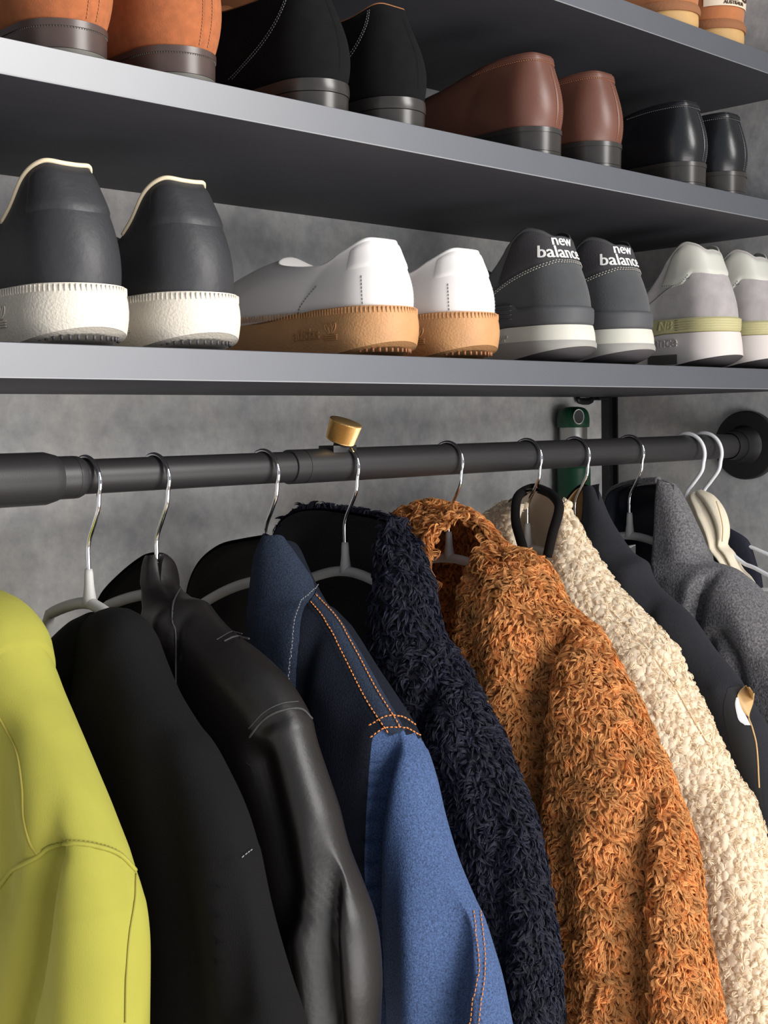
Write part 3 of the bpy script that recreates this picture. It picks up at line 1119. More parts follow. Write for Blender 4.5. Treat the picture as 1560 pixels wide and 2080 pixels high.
g.seam([(366, 1194), (352, 1226), (350, 1262), (357, 1290), (358, 1400)], 0.0007, M['black_thread'], 'collar_seam')
g.seam([(455, 1303), (480, 1293), (506, 1297)], 0.0007, M['black_thread'], 'yoke_seam')
g.seam([(440, 1300), (470, 1284), (492, 1287)], 0.0004, M['black_thread'], 'yoke_seam')
g.seam([(507, 1497), (535, 1462), (570, 1444), (610, 1440), (633, 1460)], 0.0009, M['black_thread'], 'sleeve_seam')
g.seam([(505, 1480), (535, 1448), (570, 1430), (605, 1425)], 0.0005, M['black_thread'], 'sleeve_seam')

# ---- denim jacket
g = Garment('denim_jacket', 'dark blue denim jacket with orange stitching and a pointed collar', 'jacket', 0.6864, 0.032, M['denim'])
open_jacket(g, [(578, 1089), (588, 1102), (600, 1122), (640, 1194), (662, 1216), (700, 1258), (735, 1305), (790, 1386), (830, 1450), (853, 1497), (868, 1525), (890, 1590), (908, 1660), (935, 1745), (965, 1820), (985, 1866), (1005, 1930), (1025, 2000), (1044, 2088), (1080, 2260)],
            [(534, 1088), (521, 1125), (513, 1175), (510, 1240), (508, 1300), (507, 1360), (506, 1420), (505, 1480), (505, 1540), (505, 1620), (505, 1700), (505, 1780), (505, 1880), (505, 1980), (505, 2095), (505, 2260)],
            [(537, 1086), (490, 1094), (445, 1106), (405, 1138), (382, 1185), (372, 1250)],
            [([(610, 1270), (612, 1350), (605, 1450)], 0.008, -0.006), ([(757, 1500), (748, 1580), (741, 1700), (741, 1850), (752, 2100), (758, 2250)], 0.010, -0.022), ([(820, 1540), (830, 1700), (838, 1900), (842, 2100)], 0.014, 0.010),
             ([(872, 1700), (885, 1850), (893, 2000), (898, 2200)], 0.013, -0.030), ([(955, 1850), (975, 2000), (985, 2150)], 0.016, 0.006), ([(765, 1492), (800, 1482), (850, 1505)], 0.005, -0.004),
             ([(640, 1300), (700, 1420), (720, 1600), (700, 1900)], 0.02, -0.008)],
            [('sleeve', [(756, 1499), (780, 1479), (815, 1480), (852, 1499), (1100, 1700), (1200, 2300), (760, 2300), (752, 2100), (744, 1900), (740, 1750), (744, 1650), (750, 1560)], M['denim_sleeve'])], seed=31, inner=M['lining_brown'])
g.patch([(537, 1097), (522, 1140), (512, 1230), (508, 1330), (506, 1420), (506, 1510)], [(572, 1098), (632, 1196), (614, 1258), (606, 1340), (604, 1420), (603, 1510)], 'collar', M['denim_lit'], 0.0075, 60, 14)
g.bvh()
g.patch([(630, 1222), (662, 1264), (702, 1337), (744, 1420), (790, 1494)], [(640, 1204), (686, 1256), (728, 1323), (772, 1400), (822, 1484)], 'yoke_strip', M['denim_lit'], 0.0022, 60, 8)
g.stitches([[(637, 1212), (682, 1262), (722, 1330), (762, 1405), (812, 1482)], [(629, 1227), (662, 1268), (700, 1340), (742, 1421), (788, 1490)]], M['orange_thread'], 0.0006, 0.0034, off=0.0030)
g.stitches([[(750, 1474), (782, 1457), (815, 1460), (843, 1478)], [(752, 1497), (780, 1478), (815, 1479), (850, 1497)]], M['orange_thread'], 0.0006, 0.0034, off=0.0026)
g.stitches([[(960, 1850), (972, 1960), (962, 2030), (954, 2100)], [(974, 1850), (984, 1955), (977, 2030), (969, 2100)]], M['orange_thread'], 0.0005, 0.0034, off=0.0010)
g.stitches([[(634, 1200), (606, 1260), (598, 1340), (596, 1420), (595, 1500)]], M['grey_thread'], 0.00045, 0.0030, off=0.0085)

# ---- navy fleece
gn = g = Garment('navy_fleece', 'dark navy shaggy fleece jacket hanging under the brass knob', 'jacket', 0.7747, 0.031, M['navy'])
g.pad = 0.008
open_jacket(g, [(815, 1066), (838, 1082), (862, 1128), (882, 1168), (890, 1215), (900, 1268), (934, 1314), (984, 1402), (1032, 1498), (1074, 1598), (1098, 1658), (1110, 1702), (1125, 1790), (1142, 1900), (1150, 2000), (1153, 2095), (1160, 2260)],
            [(788, 1062), (776, 1100), (768, 1180), (762, 1260), (760, 1340), (759, 1420), (759, 1500), (760, 1600), (760, 1700), (760, 1800), (760, 1950), (760, 2095), (760, 2260)],
            [(800, 1062), (760, 1047), (700, 1036), (650, 1030), (607, 1034), (572, 1053), (552, 1092), (540, 1150)],
            [([(892, 1270), (878, 1330), (850, 1450), (838, 1520)], 0.010, -0.016), ([(830, 1100), (850, 1200), (840, 1300)], 0.014, 0.006), ([(1090, 1780), (1105, 1900), (1120, 2100)], 0.006, -0.010), ([(1040, 1650), (1060, 1850), (1065, 2100)], 0.014, 0.006), ([(990, 1600), (1000, 1800), (1010, 2100)], 0.012, -0.012)],
            [], seed=41, inner=M['lining_dark'])


def face_out(g, P, N):
    """turn pile normals away from the middle of the garment sheet they grow on"""
    s_ = np.sign(np.where(np.abs(P[:, 0]-g.X) > 0.006, (P[:, 0]-g.X)*N[:, 0], -N[:, 1]+N[:, 2]))
    return N*np.where(s_ == 0, 1, s_)[:, None]


def near_side(g):
    return lambda a, n: np.where(a[:, 0] < g.X+0.6*g.r, 1.0, 0.35)*np.where(a[:, 0] > g.X+0.97*g.r, 0.0, 1.0)


def pile_points(g, n_front, n_back, n_inner, n_left, seed):
    rng = np.random.RandomState(seed)
    out = []
    P, N = surf_sample(*g.panels[0], n_front, rng, near_side(g))
    out.append((P, face_out(g, P, N)))
    if n_back:
        P, N = surf_sample(*g.panels[1], n_back, rng, lambda a, n: (a[:, 2] > -0.22)*1.0)
        out.append((P, face_out(g, P, N)))
    if n_inner:
        for i in (2, 3):
            P, N = surf_sample(*g.panels[i], n_inner, rng, lambda a, n: (a[:, 2] > -0.30)*1.0)
            out.append((P, N*np.where(N[:, :1] > 0, -1, 1)))
    if n_left:
        P, N = surf_sample(*g.panels[g.left_index], n_left, rng)
        out.append((P, face_out(g, P, N)))
    return np.concatenate([p for p, _ in out]), np.concatenate([n for _, n in out])


P, N = pile_points(g, 78000, 7000, 0, 0, 4)
tufts(g, P, N, 0.0082, 0.0013, M['navy_fur'], 5, 0.8, 0.9, per=7)

# ---- rust fleece
g = Garment('rust_fleece', 'rust brown shaggy fleece jacket, the brightest furry one in the middle', 'jacket', 0.9061, 0.046, M['brown'])
g.pad = 0.009
open_jacket(g, [(1035, 1097), (1046, 1097), (1060, 1099), (1096, 1118), (1130, 1157), (1148, 1198), (1178, 1224), (1216, 1262), (1260, 1328), (1302, 1402), (1340, 1494), (1362, 1536), (1388, 1604), (1408, 1650), (1430, 1722), (1443, 1800), (1452, 1900), (1470, 1988), (1487, 2090), (1510, 2260)],
            [(992, 1108), (966, 1136), (948, 1190), (940, 1240), (938, 1300), (940, 1360), (944, 1420), (950, 1500), (955, 1600), (965, 1700), (975, 1800), (985, 1950), (995, 2095), (1000, 2260)],
            [(1000, 1110), (985, 1085), (955, 1052), (915, 1028), (870, 1021), (832, 1035), (806, 1060), (794, 1110), (785, 1180)],
            [([(1085, 1300), (1075, 1400), (1070, 1480), (1065, 1600), (1060, 1750)], 0.016, -0.034), ([(1020, 1150), (1010, 1300), (1020, 1450)], 0.016, 0.006), ([(1180, 1270), (1240, 1380), (1270, 1500)], 0.018, 0.008),
             ([(1152, 1200), (1130, 1270), (1095, 1330)], 0.009, -0.012), ([(1270, 1640), (1268, 1800), (1272, 1950), (1280, 2100)], 0.014, -0.034), ([(1195, 1700), (1200, 1900), (1205, 2100)], 0.016, 0.010), ([(1390, 1750), (1400, 1900), (1410, 2100)], 0.02, 0.006)],
            [], seed=51, inner=M['brown'],
            left=([(905, 1028), (870, 1021), (832, 1035), (806, 1060), (794, 1110), (786, 1180), (780, 1300), (775, 1400)],
                  [(915, 1042), (888, 1056), (872, 1078), (864, 1110), (862, 1150), (864, 1200), (868, 1300), (872, 1400)]))
P, N = pile_points(g, 125000, 8000, 11000, 11000, 6)
tufts(g, P, N, 0.0080, 0.0013, M['brown_fur'], 8, 0.8, 0.95, per=7)

# ---- cream sherpa
g = Garment('sherpa_fleece', 'cream curly sherpa fleece jacket with black bound collar', 'jacket', 1.0209, 0.040, M['cream'])
g.pad = 0.006
bind = [(1112, 1130), (1122, 1085), (1136, 1032), (1124, 1008), (1106, 997), (1085, 991), (1064, 998), (1050, 1014), (1047, 1055), (1056, 1092), (1066, 1125)]
open_jacket(g, [(1146, 1026), (1164, 1044), (1185, 1082), (1214, 1120), (1254, 1176), (1324, 1250), (1374, 1300), (1397, 1346), (1424, 1398), (1452, 1456), (1474, 1508), (1504, 1570), (1537, 1618), (1554, 1660), (1582, 1764), (1612, 1902), (1642, 2085), (1672, 2260)],
            [(1140, 1024), (1134, 1060), (1122, 1100), (1112, 1140), (1106, 1180), (1102, 1240), (1100, 1320), (1100, 1400), (1100, 1500), (1100, 1600), (1100, 1700), (1100, 1820), (1100, 1950), (1100, 2095), (1100, 2260)],
            [(1140, 1028), (1112, 1000), (1085, 991), (1060, 998), (1036, 1014), (1012, 1032), (992, 1058), (980, 1102), (972, 1160)],
            [([(1235, 1235), (1300, 1300), (1360, 1380), (1402, 1452), (1440, 1520)], 0.006, -0.007), ([(1200, 1250), (1280, 1400), (1330, 1500)], 0.02, 0.004)],
            [], seed=61, inner=M['beige_lining'],
            left=([(1028, 1020), (1010, 1033), (992, 1058), (980, 1102), (976, 1200), (968, 1400)], [(1024, 1026), (1022, 1050), (1032, 1088), (1044, 1124), (1058, 1200), (1062, 1400)]))
P, N = pile_points(g, 14000, 700, 0, 1500, 9)
dd, _ = seg_dist(proj(P), [(1235, 1235), (1300, 1300), (1360, 1380), (1402, 1452), (1440, 1520)])
db, _ = seg_dist(proj(P), bind)
ok = ((dd > 9) | (P[:, 0] > g.X)) & (db > 16)
# thin out bobbles that crowd each other
keepi = []
cells = {}
for i in np.where(ok)[0]:
    c = tuple((P[i]/0.0068).astype(int))
    near = False
    for dx in (-1, 0, 1):
        for dy in (-1, 0, 1):
            for dz in (-1, 0, 1):
                for j in cells.get((c[0]+dx, c[1]+dy, c[2]+dz), ()):
                    if np.sum((P[i]-P[j])**2) < 0.0041**2:
                        near = True
    if not near:
        cells.setdefault(c, []).append(i)
        keepi.append(i)
curls(g, P[keepi], N[keepi], 0.0047, M['cream_fur'], 10)
P, N = pile_points(g, 40000, 900, 0, 4000, 12)
mb_, _ = seg_dist(proj(P), bind)
P, N = P[mb_ > 13], N[mb_ > 13]
tufts(g, P+N*0.0014, N, 0.0042, 0.0009, M['cream_fur'], 13, 0.2, 1.0, 'wool_fibre', 14, 0.75, 0.55)
bx = []
for i, (px, py) in enumerate(bind):
    s = i/(len(bind)-1)
    X = g.X-0.048+0.062*math.sin(PI*s)**4
    bx.append(onX(px, py, X))
b = MB()
b.tube(smooth_curve(bx, 60), 0.0046, 12)
keep_at(b.build('neck_binding', M['binding']), g.t)['label'] = 'black fabric binding round the neck'
zz = MB()
sp = g.line([(1238, 1240), (1300, 1302), (1360, 1382), (1402, 1454), (1438, 1515)], 150, 0.0010)
for i in range(len(sp)-1):
    off_ = np.array([0, 0.0010, 0.0010])*(1 if i % 2 else -1)
    zz.tube([sp[i]+off_, sp[i+1]-off_], 0.0004, 4)
o = keep_at(zz.build('zigzag_stitching', M['tan_lining']), g.t)
o['kind'] = 'stuff'

# ---- midnight vest
g = Garment('wool_vest', 'midnight black sleeveless wool vest with tan lining between cream fleece and grey coat', 'vest', 1.0986, 0.026, M['vest'])
open_jacket(g, [(1198, 983), (1210, 994), (1238, 1052), (1278, 1110), (1312, 1137), (1332, 1182), (1400, 1244), (1452, 1314), (1500, 1372), (1540, 1442), (1562, 1480), (1600, 1600), (1640, 1800), (1665, 2000), (1675, 2260)],
            [(1184, 988), (1184, 1015), (1182, 1050), (1172, 1100), (1166, 1150), (1160, 1200), (1160, 1300), (1160, 1400), (1160, 1500), (1160, 1650), (1160, 1800), (1160, 2000), (1160, 2260)],
            [(1188, 982), (1174, 986), (1156, 1004), (1139, 1033), (1126, 1080), (1118, 1130)],
            [([(1320, 1180), (1310, 1260), (1315, 1330)], 0.008, -0.006), ([(1280, 1150), (1260, 1250)], 0.012, 0.004), ([(1450, 1400), (1500, 1385), (1530, 1400)], 0.006, 0.003)],
            [], seed=71, inner=M['tan_lining'])
# armhole: dark patch for the shaded opening, tan lining fold and the pale hanger tip that shows in it
g.patch([(1478, 1398), (1470, 1440), (1480, 1500), (1500, 1560), (1520, 1630)], [(1500, 1392), (1526, 1420), (1530, 1470), (1542, 1560), (1550, 1640)], 'armhole_shade', M['lining_dark'], 0.0006, 30, 10)  # dark lining material used as the shade in the opening
g.bvh()
g.patch([(1512, 1394), (1500, 1406), (1497, 1420), (1508, 1445), (1519, 1458)], [(1522, 1395), (1530, 1408), (1528, 1425), (1522, 1445), (1520, 1460)], 'lining_fold', M['tan_lining'], 0.0022, 24, 8, 0.001)
g.patch([(1494, 1418), (1493, 1435), (1500, 1462), (1513, 1474)], [(1499, 1418), (1507, 1440), (1517, 1460), (1524, 1474)], 'hanger_tip', M['white_hanger_tip'], 0.0016, 20, 6, 0.001)
g.seam([(1531, 1408), (1527, 1430), (1520, 1455), (1528, 1480), (1537, 1520), (1542, 1600)], 0.0008, M['tan_lining'], 'lining_edge')

# ---- grey wool coat
g = Garment('wool_coat', 'mottled grey wool coat with navy lining, furthest right of the coats', 'coat', 1.1948, 0.036, M['grey_wool'])
open_jacket(g, [(1362, 978), (1374, 992), (1398, 1031), (1422, 1080), (1440, 1128), (1470, 1141), (1500, 1156), (1560, 1209), (1620, 1280), (1680, 1400), (1720, 1600), (1745, 1900), (1755, 2260)],
            [(1338, 974), (1334, 1020), (1332, 1070), (1328, 1120), (1324, 1170), (1322, 1230), (1320, 1300), (1320, 1400), (1320, 1500), (1320, 1650), (1320, 1850), (1320, 2050), (1320, 2260)],
            [(1343, 972), (1300, 977), (1260, 986), (1234, 1002), (1224, 1040), (1216, 1100)],
            [([(1446, 1132), (1424, 1200), (1404, 1290), (1396, 1380)], 0.006, -0.013), ([(1416, 1120), (1398, 1200), (1380, 1280)], 0.010, 0.006), ([(1462, 1290), (1490, 1330), (1505, 1400)], 0.006, -0.008),
             ([(1485, 1200), (1520, 1300)], 0.014, 0.005), ([(1365, 1050), (1370, 1150), (1350, 1250)], 0.014, 0.003), ([(1440, 1300), (1430, 1400)], 0.008, -0.008)],
            [('collar', [(1300, 940), (1400, 940), (1446, 1130), (1424, 1200), (1404, 1290), (1390, 1420), (1300, 1420)], M['grey_wool'])], seed=81, inner=M['navy_lining'])
b = MB()
b.tube(smooth_curve([onX(px, py, g.X+s) for px, py, s in ((1338, 976, -0.004), (1300, 979, 0.004), (1262, 988, 0.01), (1238, 1003, 0.012), (1229, 1038, 0.012))], 40), 0.0042, 10)
keep_at(b.build('collar_edge', M['grey_wool']), g.t)


# ---- the hangers carrying them
H_ = [(0.4360, 'grey hanger in the lime sweatshirt, just outside the left edge of the row', {'reach': 0.018, 'backreach': 0.03}),
      (0.5212, 'grey hanger with chrome hook nearest the left edge, carrying the black pullover', {}),
      (0.5806, 'grey hanger with chrome hook inside the black leather jacket collar', {'drop': 0.8}),
      (0.6864, 'grey hanger with chrome hook holding the blue denim jacket', {}),
      (0.7747, 'grey hanger with chrome hook holding the navy fleece, just below the brass knob', {}),
      (0.9061, 'grey hanger with chrome hook holding the rust brown fleece', {'drop': 0.75}),
      (1.0209, 'grey hanger with chrome hook holding the cream sherpa fleece', {}),
      (1.0986, 'grey hanger with chrome hook in front of the green handle, holding the midnight vest', {}),
      (1.1948, 'grey hanger with chrome hook holding the grey wool coat', {})]
for x, lb, kw in H_:
    hanger(x, lb, next(q for q in GARMENTS if abs(q.X-x) < 0.02), **kw)


# ---- cloths on the wire hangers
def drape(name, label, cat, X, left, right, m, thick, folds=(), mark=()):
    t = thing(name, label, cat, (X, 0.06, -0.16), None)
    n, k = 60, 22
    A = smooth_curve([onX(x, y, X) for x, y in left], n)
    B = smooth_curve([onX(x, y, X) for x, y in right], n)
    s = np.linspace(0, 1, k)
    G = A[:, None]*(1-s)[None, :, None]+B[:, None]*s[None, :, None]
    bulge = np.sqrt(np.clip(1-(2*s-1)**2, 0, 1))[None]*np.ones((n, 1))
    f = np.zeros((n, k))
    for c, w_, d in folds:
        f += d*np.exp(-((s[None]-c-0.06*np.sin(np.linspace(0, 5, n))[:, None])/w_)**2)
    end = np.clip(np.minimum(np.arange(n), 8)/8, 0, 1)[:, None]**0.5
    L = G.copy()
    L[..., 0] -= (thick*bulge+f*bulge)*end
    Rr = G.copy()
    Rr[..., 0] += thick*0.8*bulge*end
    b = MB()
    b.grid(L)
    b.grid(Rr, flip=True)
    keep_at(b.build('cloth', m), t)
    for pxs in mark:
        C = smooth_curve(pxs, 30)
        b = MB()
        b.tube([onX(x, y, X-thick-0.0005) for x, y in C], 0.0006, 5)
        keep_at(b.build('fold_edge', M['tan_lining']), t)
    return t


drape('cream_cloth', 'cream cotton cloth knotted over the left white wire hanger', 'cloth', 1.307,
      [(1398, 1003), (1396, 1018), (1408, 1046), (1422, 1075), (1438, 1104), (1455, 1130), (1475, 1155), (1500, 1190), (1530, 1260), (1560, 1400)],
      [(1424, 994), (1450, 1006), (1470, 1032), (1480, 1062), (1480, 1088), (1476, 1106), (1490, 1122), (1507, 1155), (1540, 1200), (1620, 1400)], M['cream_cotton'], 0.013,
      ((0.35, 0.10, 0.006), (0.58, 0.05, -0.008), (0.8, 0.1, 0.004)), ([(1455, 1018), (1462, 1040), (1468, 1070), (1467, 1100)],))
drape('navy_cloth', 'plain navy cloth over the white wire hanger nearest the end disc', 'cloth', 1.343,
      [(1440, 1060), (1445, 1100), (1450, 1140), (1460, 1200), (1480, 1260), (1490, 1400)],
      [(1478, 1070), (1512, 1090), (1525, 1106), (1539, 1150), (1550, 1190), (1570, 1400)], M['navy_cotton'], 0.006)


# ------------------------------------------------------------------ shoes
class Shoe:
    def __init__(self, name, label, x, z, mats, L=0.262, r=0.031, wb=0.041, hb=0.0235, h=((0, 0.09), (0.6, 0.088), (1.5, 0.066), (2.4, 0.072), (PI, 0.075)),
                 yt=(0.012, 0.125), wt=0.027, bul=0.004, y0=0.008, rot=0.0, z0f=0.010, lean=0.35, lining=None, up='upper', group=None, cat='shoe'):
        self.L, self.r, self.wb, self.hb, self.h, self.yt, self.wt, self.bul, self.z0f, self.lean = L, r, wb, hb, h, yt, wt, bul, z0f, lean
        self.M = mats
        self.t = thing(name, label, cat, (x, y0, z), group)
        self.t.rotation_euler = (0, 0, rot)
        self.na = 72
        A = np.linspace(-PI, PI, 721)
        P = self.out(A)
        ds = np.linalg.norm(np.diff(P, axis=0), axis=1)
        s = np.concatenate([[0], np.cumsum(ds)])
        self.sA, self.s = A, s-np.interp(0, A, s)

    def W(self, y):
        L, r, wb = self.L, self.r, self.wb
        y = np.asarray(y, float)
        base = np.interp(y, [r, 0.32*L, 0.48*L, 0.60*L, 0.70*L, 0.80*L], [r, 0.97*r, (r+wb)*0.49, wb*0.95, wb, wb*0.97])
        heel = np.sqrt(np.clip(r*r-(r-np.minimum(y, r))**2, 0, None))
        toe = wb*0.97*np.sqrt(np.clip(1-((y-0.8*L)/(0.2*L))**2, 0, None))
        return np.where(y < r, heel, np.where(y > 0.8*L, toe, base))

    def out(self, a, off=0.0):
        a = np.asarray(a, float)
        def base(a):
            y = self.L*(1-np.cos(a))/2
            return np.stack([np.sign(a)*self.W(y), y], -1)
        p = base(a)
        e = 1e-3
        tn = base(a+e)-base(a-e)
        tn /= np.linalg.norm(tn, axis=-1)[..., None]+1e-12
        n = np.stack([tn[..., 1], -tn[..., 0]], -1)
        cen = np.array([0, self.L*0.5])
        sgn = np.sign(np.sum((p-cen)*n, -1))
        return p+n*(sgn*1.0)[..., None]*off if np.isscalar(off) else p+n*(sgn*off)[..., None]

    def z0(self, a):
        y = self.L*(1-np.cos(np.asarray(a, float)))/2
        k = np.clip((y-0.24*self.L)/(0.28*self.L), 0, 1)
        k = k*k*(3-2*k)
        return self.hb*(1-k)+self.z0f*k

    def H(self, a):
        hx, hy = zip(*self.h)
        a = np.abs(np.asarray(a, float))
        C = smooth_curve(list(zip(hx, hy)), 120)
        return np.interp(a, C[:, 0], C[:, 1])

    def top(self, a):
        a = np.asarray(a, float)
        y = self.yt[0]+(self.yt[1]-self.yt[0])*(1-np.cos(a))/2
        return np.stack([self.wt*np.sign(a)*np.abs(np.sin(a))**0.55, y, self.H(a)], -1)

    def S(self, a, v, off=0.0):
        a, v = np.broadcast_arrays(np.asarray(a, float), np.asarray(v, float))
        xy = self.out(a, -0.0015)
        P0 = np.concatenate([xy, self.z0(a)[..., None]], -1)
        T = self.top(a)
        dz = (T[..., 2]-P0[..., 2])[..., None]
        up = np.array([0, 0, 1.0])
        o2 = self.out(a, 1.0)-self.out(a, 0.0)
        on = np.concatenate([o2, np.zeros(a.shape+(1,))], -1)
        P1 = P0+up*dz*0.42+on*self.bul*1.5
        hl = (0.5*(1+np.cos(a)))[..., None]**0.6
        P2 = T.copy()
        P2[..., :2] = T[..., :2]+(P0[..., :2]-T[..., :2])*(0.45*(1-hl)+self.lean*hl)
        P2[..., 2:] = T[..., 2:]-dz*(0.05*(1-hl)+0.30*hl)
        vv = v[..., None]
        Q = P0*(1-vv)**3+3*P1*vv*(1-vv)**2+3*P2*vv*vv*(1-vv)+T*vv**3
        return Q+on*off if np.isscalar(off) else Q+on*np.asarray(off)[..., None]

    def a_of(self, s):
        return np.interp(s, self.s, self.sA)

    def v_of(self, a, z):
        lo, hi = np.zeros_like(a), np.ones_like(a)
        for _ in range(22):
            mid = (lo+hi)/2
            k = self.S(a, mid)[..., 2] < z
            lo, hi = np.where(k, mid, lo), np.where(k, hi, mid)
        return lo

    def upper(self, m, lining, name='upper', rim=0.0028):
        A = np.linspace(-PI, PI, self.na*2, endpoint=False)
        v = np.linspace(0, 1, 22)
        G = self.S(A[:, None], v[None])
        b = MB()
        b.grid(G, cu=True)
        b.build(name, m, self.t)
        T = G[:, -1]
        cen = np.array([0, (self.yt[0]+self.yt[1])/2])
        d = cen-T[:, :2]
        d /= np.linalg.norm(d, axis=1)[:, None]+1e-9
        rings = [T]
        for k, (i, zz) in enumerate(((0.0006, 0.0011), (0.0016, 0.0012), (rim, 0.0), (rim+0.0015, -0.012), (rim+0.002, -0.03))):
            q = T.copy()
            q[:, :2] += d*i
            q[:, 2] += zz
            rings.append(q)
        q = T.copy()
        q[:, :2] += d*0.004
        q[:, 2] = self.z0(A)+0.004
        rings.append(q)
        b = MB()
        b.grid(np.stack(rings, 1), cu=True)
        b.f.append([i*7+6 for i in range(len(A))])
        b.build('lining', lining, self.t)

    def layer(self, name, m, za, zb, oa=0.0, ob=0.0, amax=PI, bow=0.0, smooth=True, cut_y=None):
        """band of sole between heights za(a) and zb(a); cut_y makes a heel block closed by a straight breast"""
        if cut_y is not None:
            amax = math.acos(1-2*cut_y/self.L)
            A = np.linspace(-amax, amax, 60)
        else:
            A = np.linspace(-PI, PI, self.na*2, endpoint=False)
        fa = za if callable(za) else (lambda a: np.full_like(a, za))
        fb = zb if callable(zb) else (lambda a: np.full_like(a, zb))
        rings = []
        ks = np.linspace(0, 1, 7)
        for k in ks:
            o = oa+(ob-oa)*k+bow*math.sin(PI*k)
            z = fa(A)*(1-k)+fb(A)*k
            rings.append(np.concatenate([self.out(A, o), z[:, None]], -1))
        G = np.stack(rings, 1)
        b = MB()
        b.grid(G, cu=True)
        n = len(A)
        b.f.append([i*7 for i in range(n)][::-1])
        b.f.append([i*7+6 for i in range(n)])
        o = b.build(name, m, self.t)
        return sharp(o, 40)

    def curve(self, av, n=60, off=0.0006):
        C = smooth_curve(av, n)
        return self.S(C[:, 0], C[:, 1], off)

    def stitch(self, lines, m, rad=0.00035, per=0.0024, off=0.0004, name='stitching'):
        b = MB()
        for av in lines:
            P = self.curve(av, 120, off)
            L = np.concatenate([[0], np.cumsum(np.linalg.norm(np.diff(P, axis=0), axis=1))])
            for i in range(int(L[-1]/per)):
                s = np.linspace(i*per, i*per+per*0.62, 2)
                b.tube(np.stack([np.interp(s, L, P[:, c]) for c in range(3)], -1), rad, 5)
        o = b.build(name, m, self.t)
        o['kind'] = 'stuff'
        return o

    def region(self, name, m, a0, a1, v0, v1, off=0.0012, nu=48, nv=10):
        """piece of leather over the upper: v0, v1 give its lower and upper edge for each a"""
        A = np.linspace(a0, a1, nu)
        f0 = v0 if callable(v0) else (lambda a: np.full_like(a, v0))
        f1 = v1 if callable(v1) else (lambda a: np.full_like(a, v1))
        k = np.linspace(0, 1, nv)
        Vv = f0(A)[:, None]*(1-k)+f1(A)[:, None]*k
        edge = np.minimum(1, 6*np.minimum(k, 1-k))**0.5
        ea = np.minimum(1, 10*np.minimum(np.arange(nu), nu-1-np.arange(nu))/(nu-1))**0.5
        G = self.S(np.repeat(A[:, None], nv, 1), Vv, -0.0006+(off+0.0006)*edge[None]*ea[:, None])
        b = MB()
        b.grid(G)
        return b.build(name, m, self.t)

    def letters(self, body, size, s0, zc, m, surf=None, bold=0.0, depth=0.0006, name='lettering', slant=0.0, tilt=0.0):
        """flat lettering wrapped on the upper (surf None) or on a sole band (surf = offset)"""
        V0, F = text_mesh(body, size, 0.0)
        if not len(V0):
            return
        b = MB()
        for dx in ((-bold, bold) if bold else (0.0,)):       # a second pass thickens the strokes
            V = V0+np.array([dx, 0, 0])
            s = s0+V[:, 0]+V[:, 1]*slant
            z = zc+V[:, 1]+V[:, 0]*tilt
            if surf is None:
                # arc length measured on the upper itself at the height of the lettering
                t_ = np.linspace(-1, 1, 801)
                A_ = np.sign(t_)*np.abs(t_)**2.2*1.6
                C_ = self.S(A_, self.v_of(A_, np.full_like(A_, zc+size*0.3)))
                L_ = np.concatenate([[0], np.cumsum(np.linalg.norm(np.diff(C_, axis=0), axis=1))])
                a = np.interp(s, L_-L_[400], A_)
                v = self.v_of(a, z)
                lo, hi = self.S(a, v, max(0.0001, depth-0.0007)), self.S(a, v, depth)
            else:
                a = self.a_of(s)
                lo = np.concatenate([self.out(a, surf-0.0002), z[:, None]], -1)
                hi = np.concatenate([self.out(a, surf+depth), z[:, None]], -1)
            n0 = b.n
            b.add(hi, F)
            cnt = {(f[i], f[(i+1) % len(f)]): 1 for f in F for i in range(len(f))}
            b.add(lo, [])
            nV = len(V)
            b.f += [[e[1]+n0, e[0]+n0, e[0]+nV+n0, e[1]+nV+n0] for e in cnt if (e[1], e[0]) not in cnt]
        o = b.build(name, m, self.t, smooth=False)
        o['on'] = 'sole' if surf is not None else 'counter'
        return o

    def strokes(self, lines, rad, surf, m, name):
        """raised emblem strokes on a sole band: points are (s, z)"""
        b = MB()
        for ln in lines:
            C = smooth_curve(ln, 14)
            a = self.a_of(C[:, 0])
            b.tube(np.concatenate([self.out(a, surf), C[:, 1:]], -1), rad, 6)
        o = b.build(name, m, self.t)
        return o


def ticks(sh, name, m, s0, s1, n, za, zb, off, wid=0.0003):
    b = MB()
    for s in np.linspace(s0, s1, n):
        a = float(sh.a_of(s))
        p = sh.out(np.array([a]), off)[0]
        b.tube([(p[0], p[1], za), (p[0], p[1], zb)], wid, 4)
    o = b.build(name, m, sh.t)
    o['kind'] = 'stuff'
    return o


def heel_shoe(sh, upper_m, heel_m, lining_m, seam_m, topband=True, lift=True, twolayer=False, welt_m=None):
    hb = sh.hb
    sh.layer('heel_block', heel_m, 0.006 if lift else 0.0, hb-0.0004 if not twolayer else hb*0.60, -0.0012, -0.0006, cut_y=0.062)
    if twolayer:
        sh.layer('heel_rand', heel_m, hb*0.62, hb, 0.0, 0.0, cut_y=0.066, bow=0.0004)
    if lift:
        sh.layer('heel_lift', M['rubber_grey'] if lift == 'grey' else heel_m, 0.0, 0.0056, -0.0010, -0.0010, cut_y=0.062)
    sh.layer('sole', welt_m or heel_m, lambda a: sh.z0(a)-0.004, lambda a: sh.z0(a)+0.0003, 0.0, 0.0)
    sh.upper(upper_m, lining_m)
    # back seam with a stitched strip
    sh.region('back_strip', upper_m, 0.02, 0.14, 0.02, 0.93, 0.0007, 8, 22)


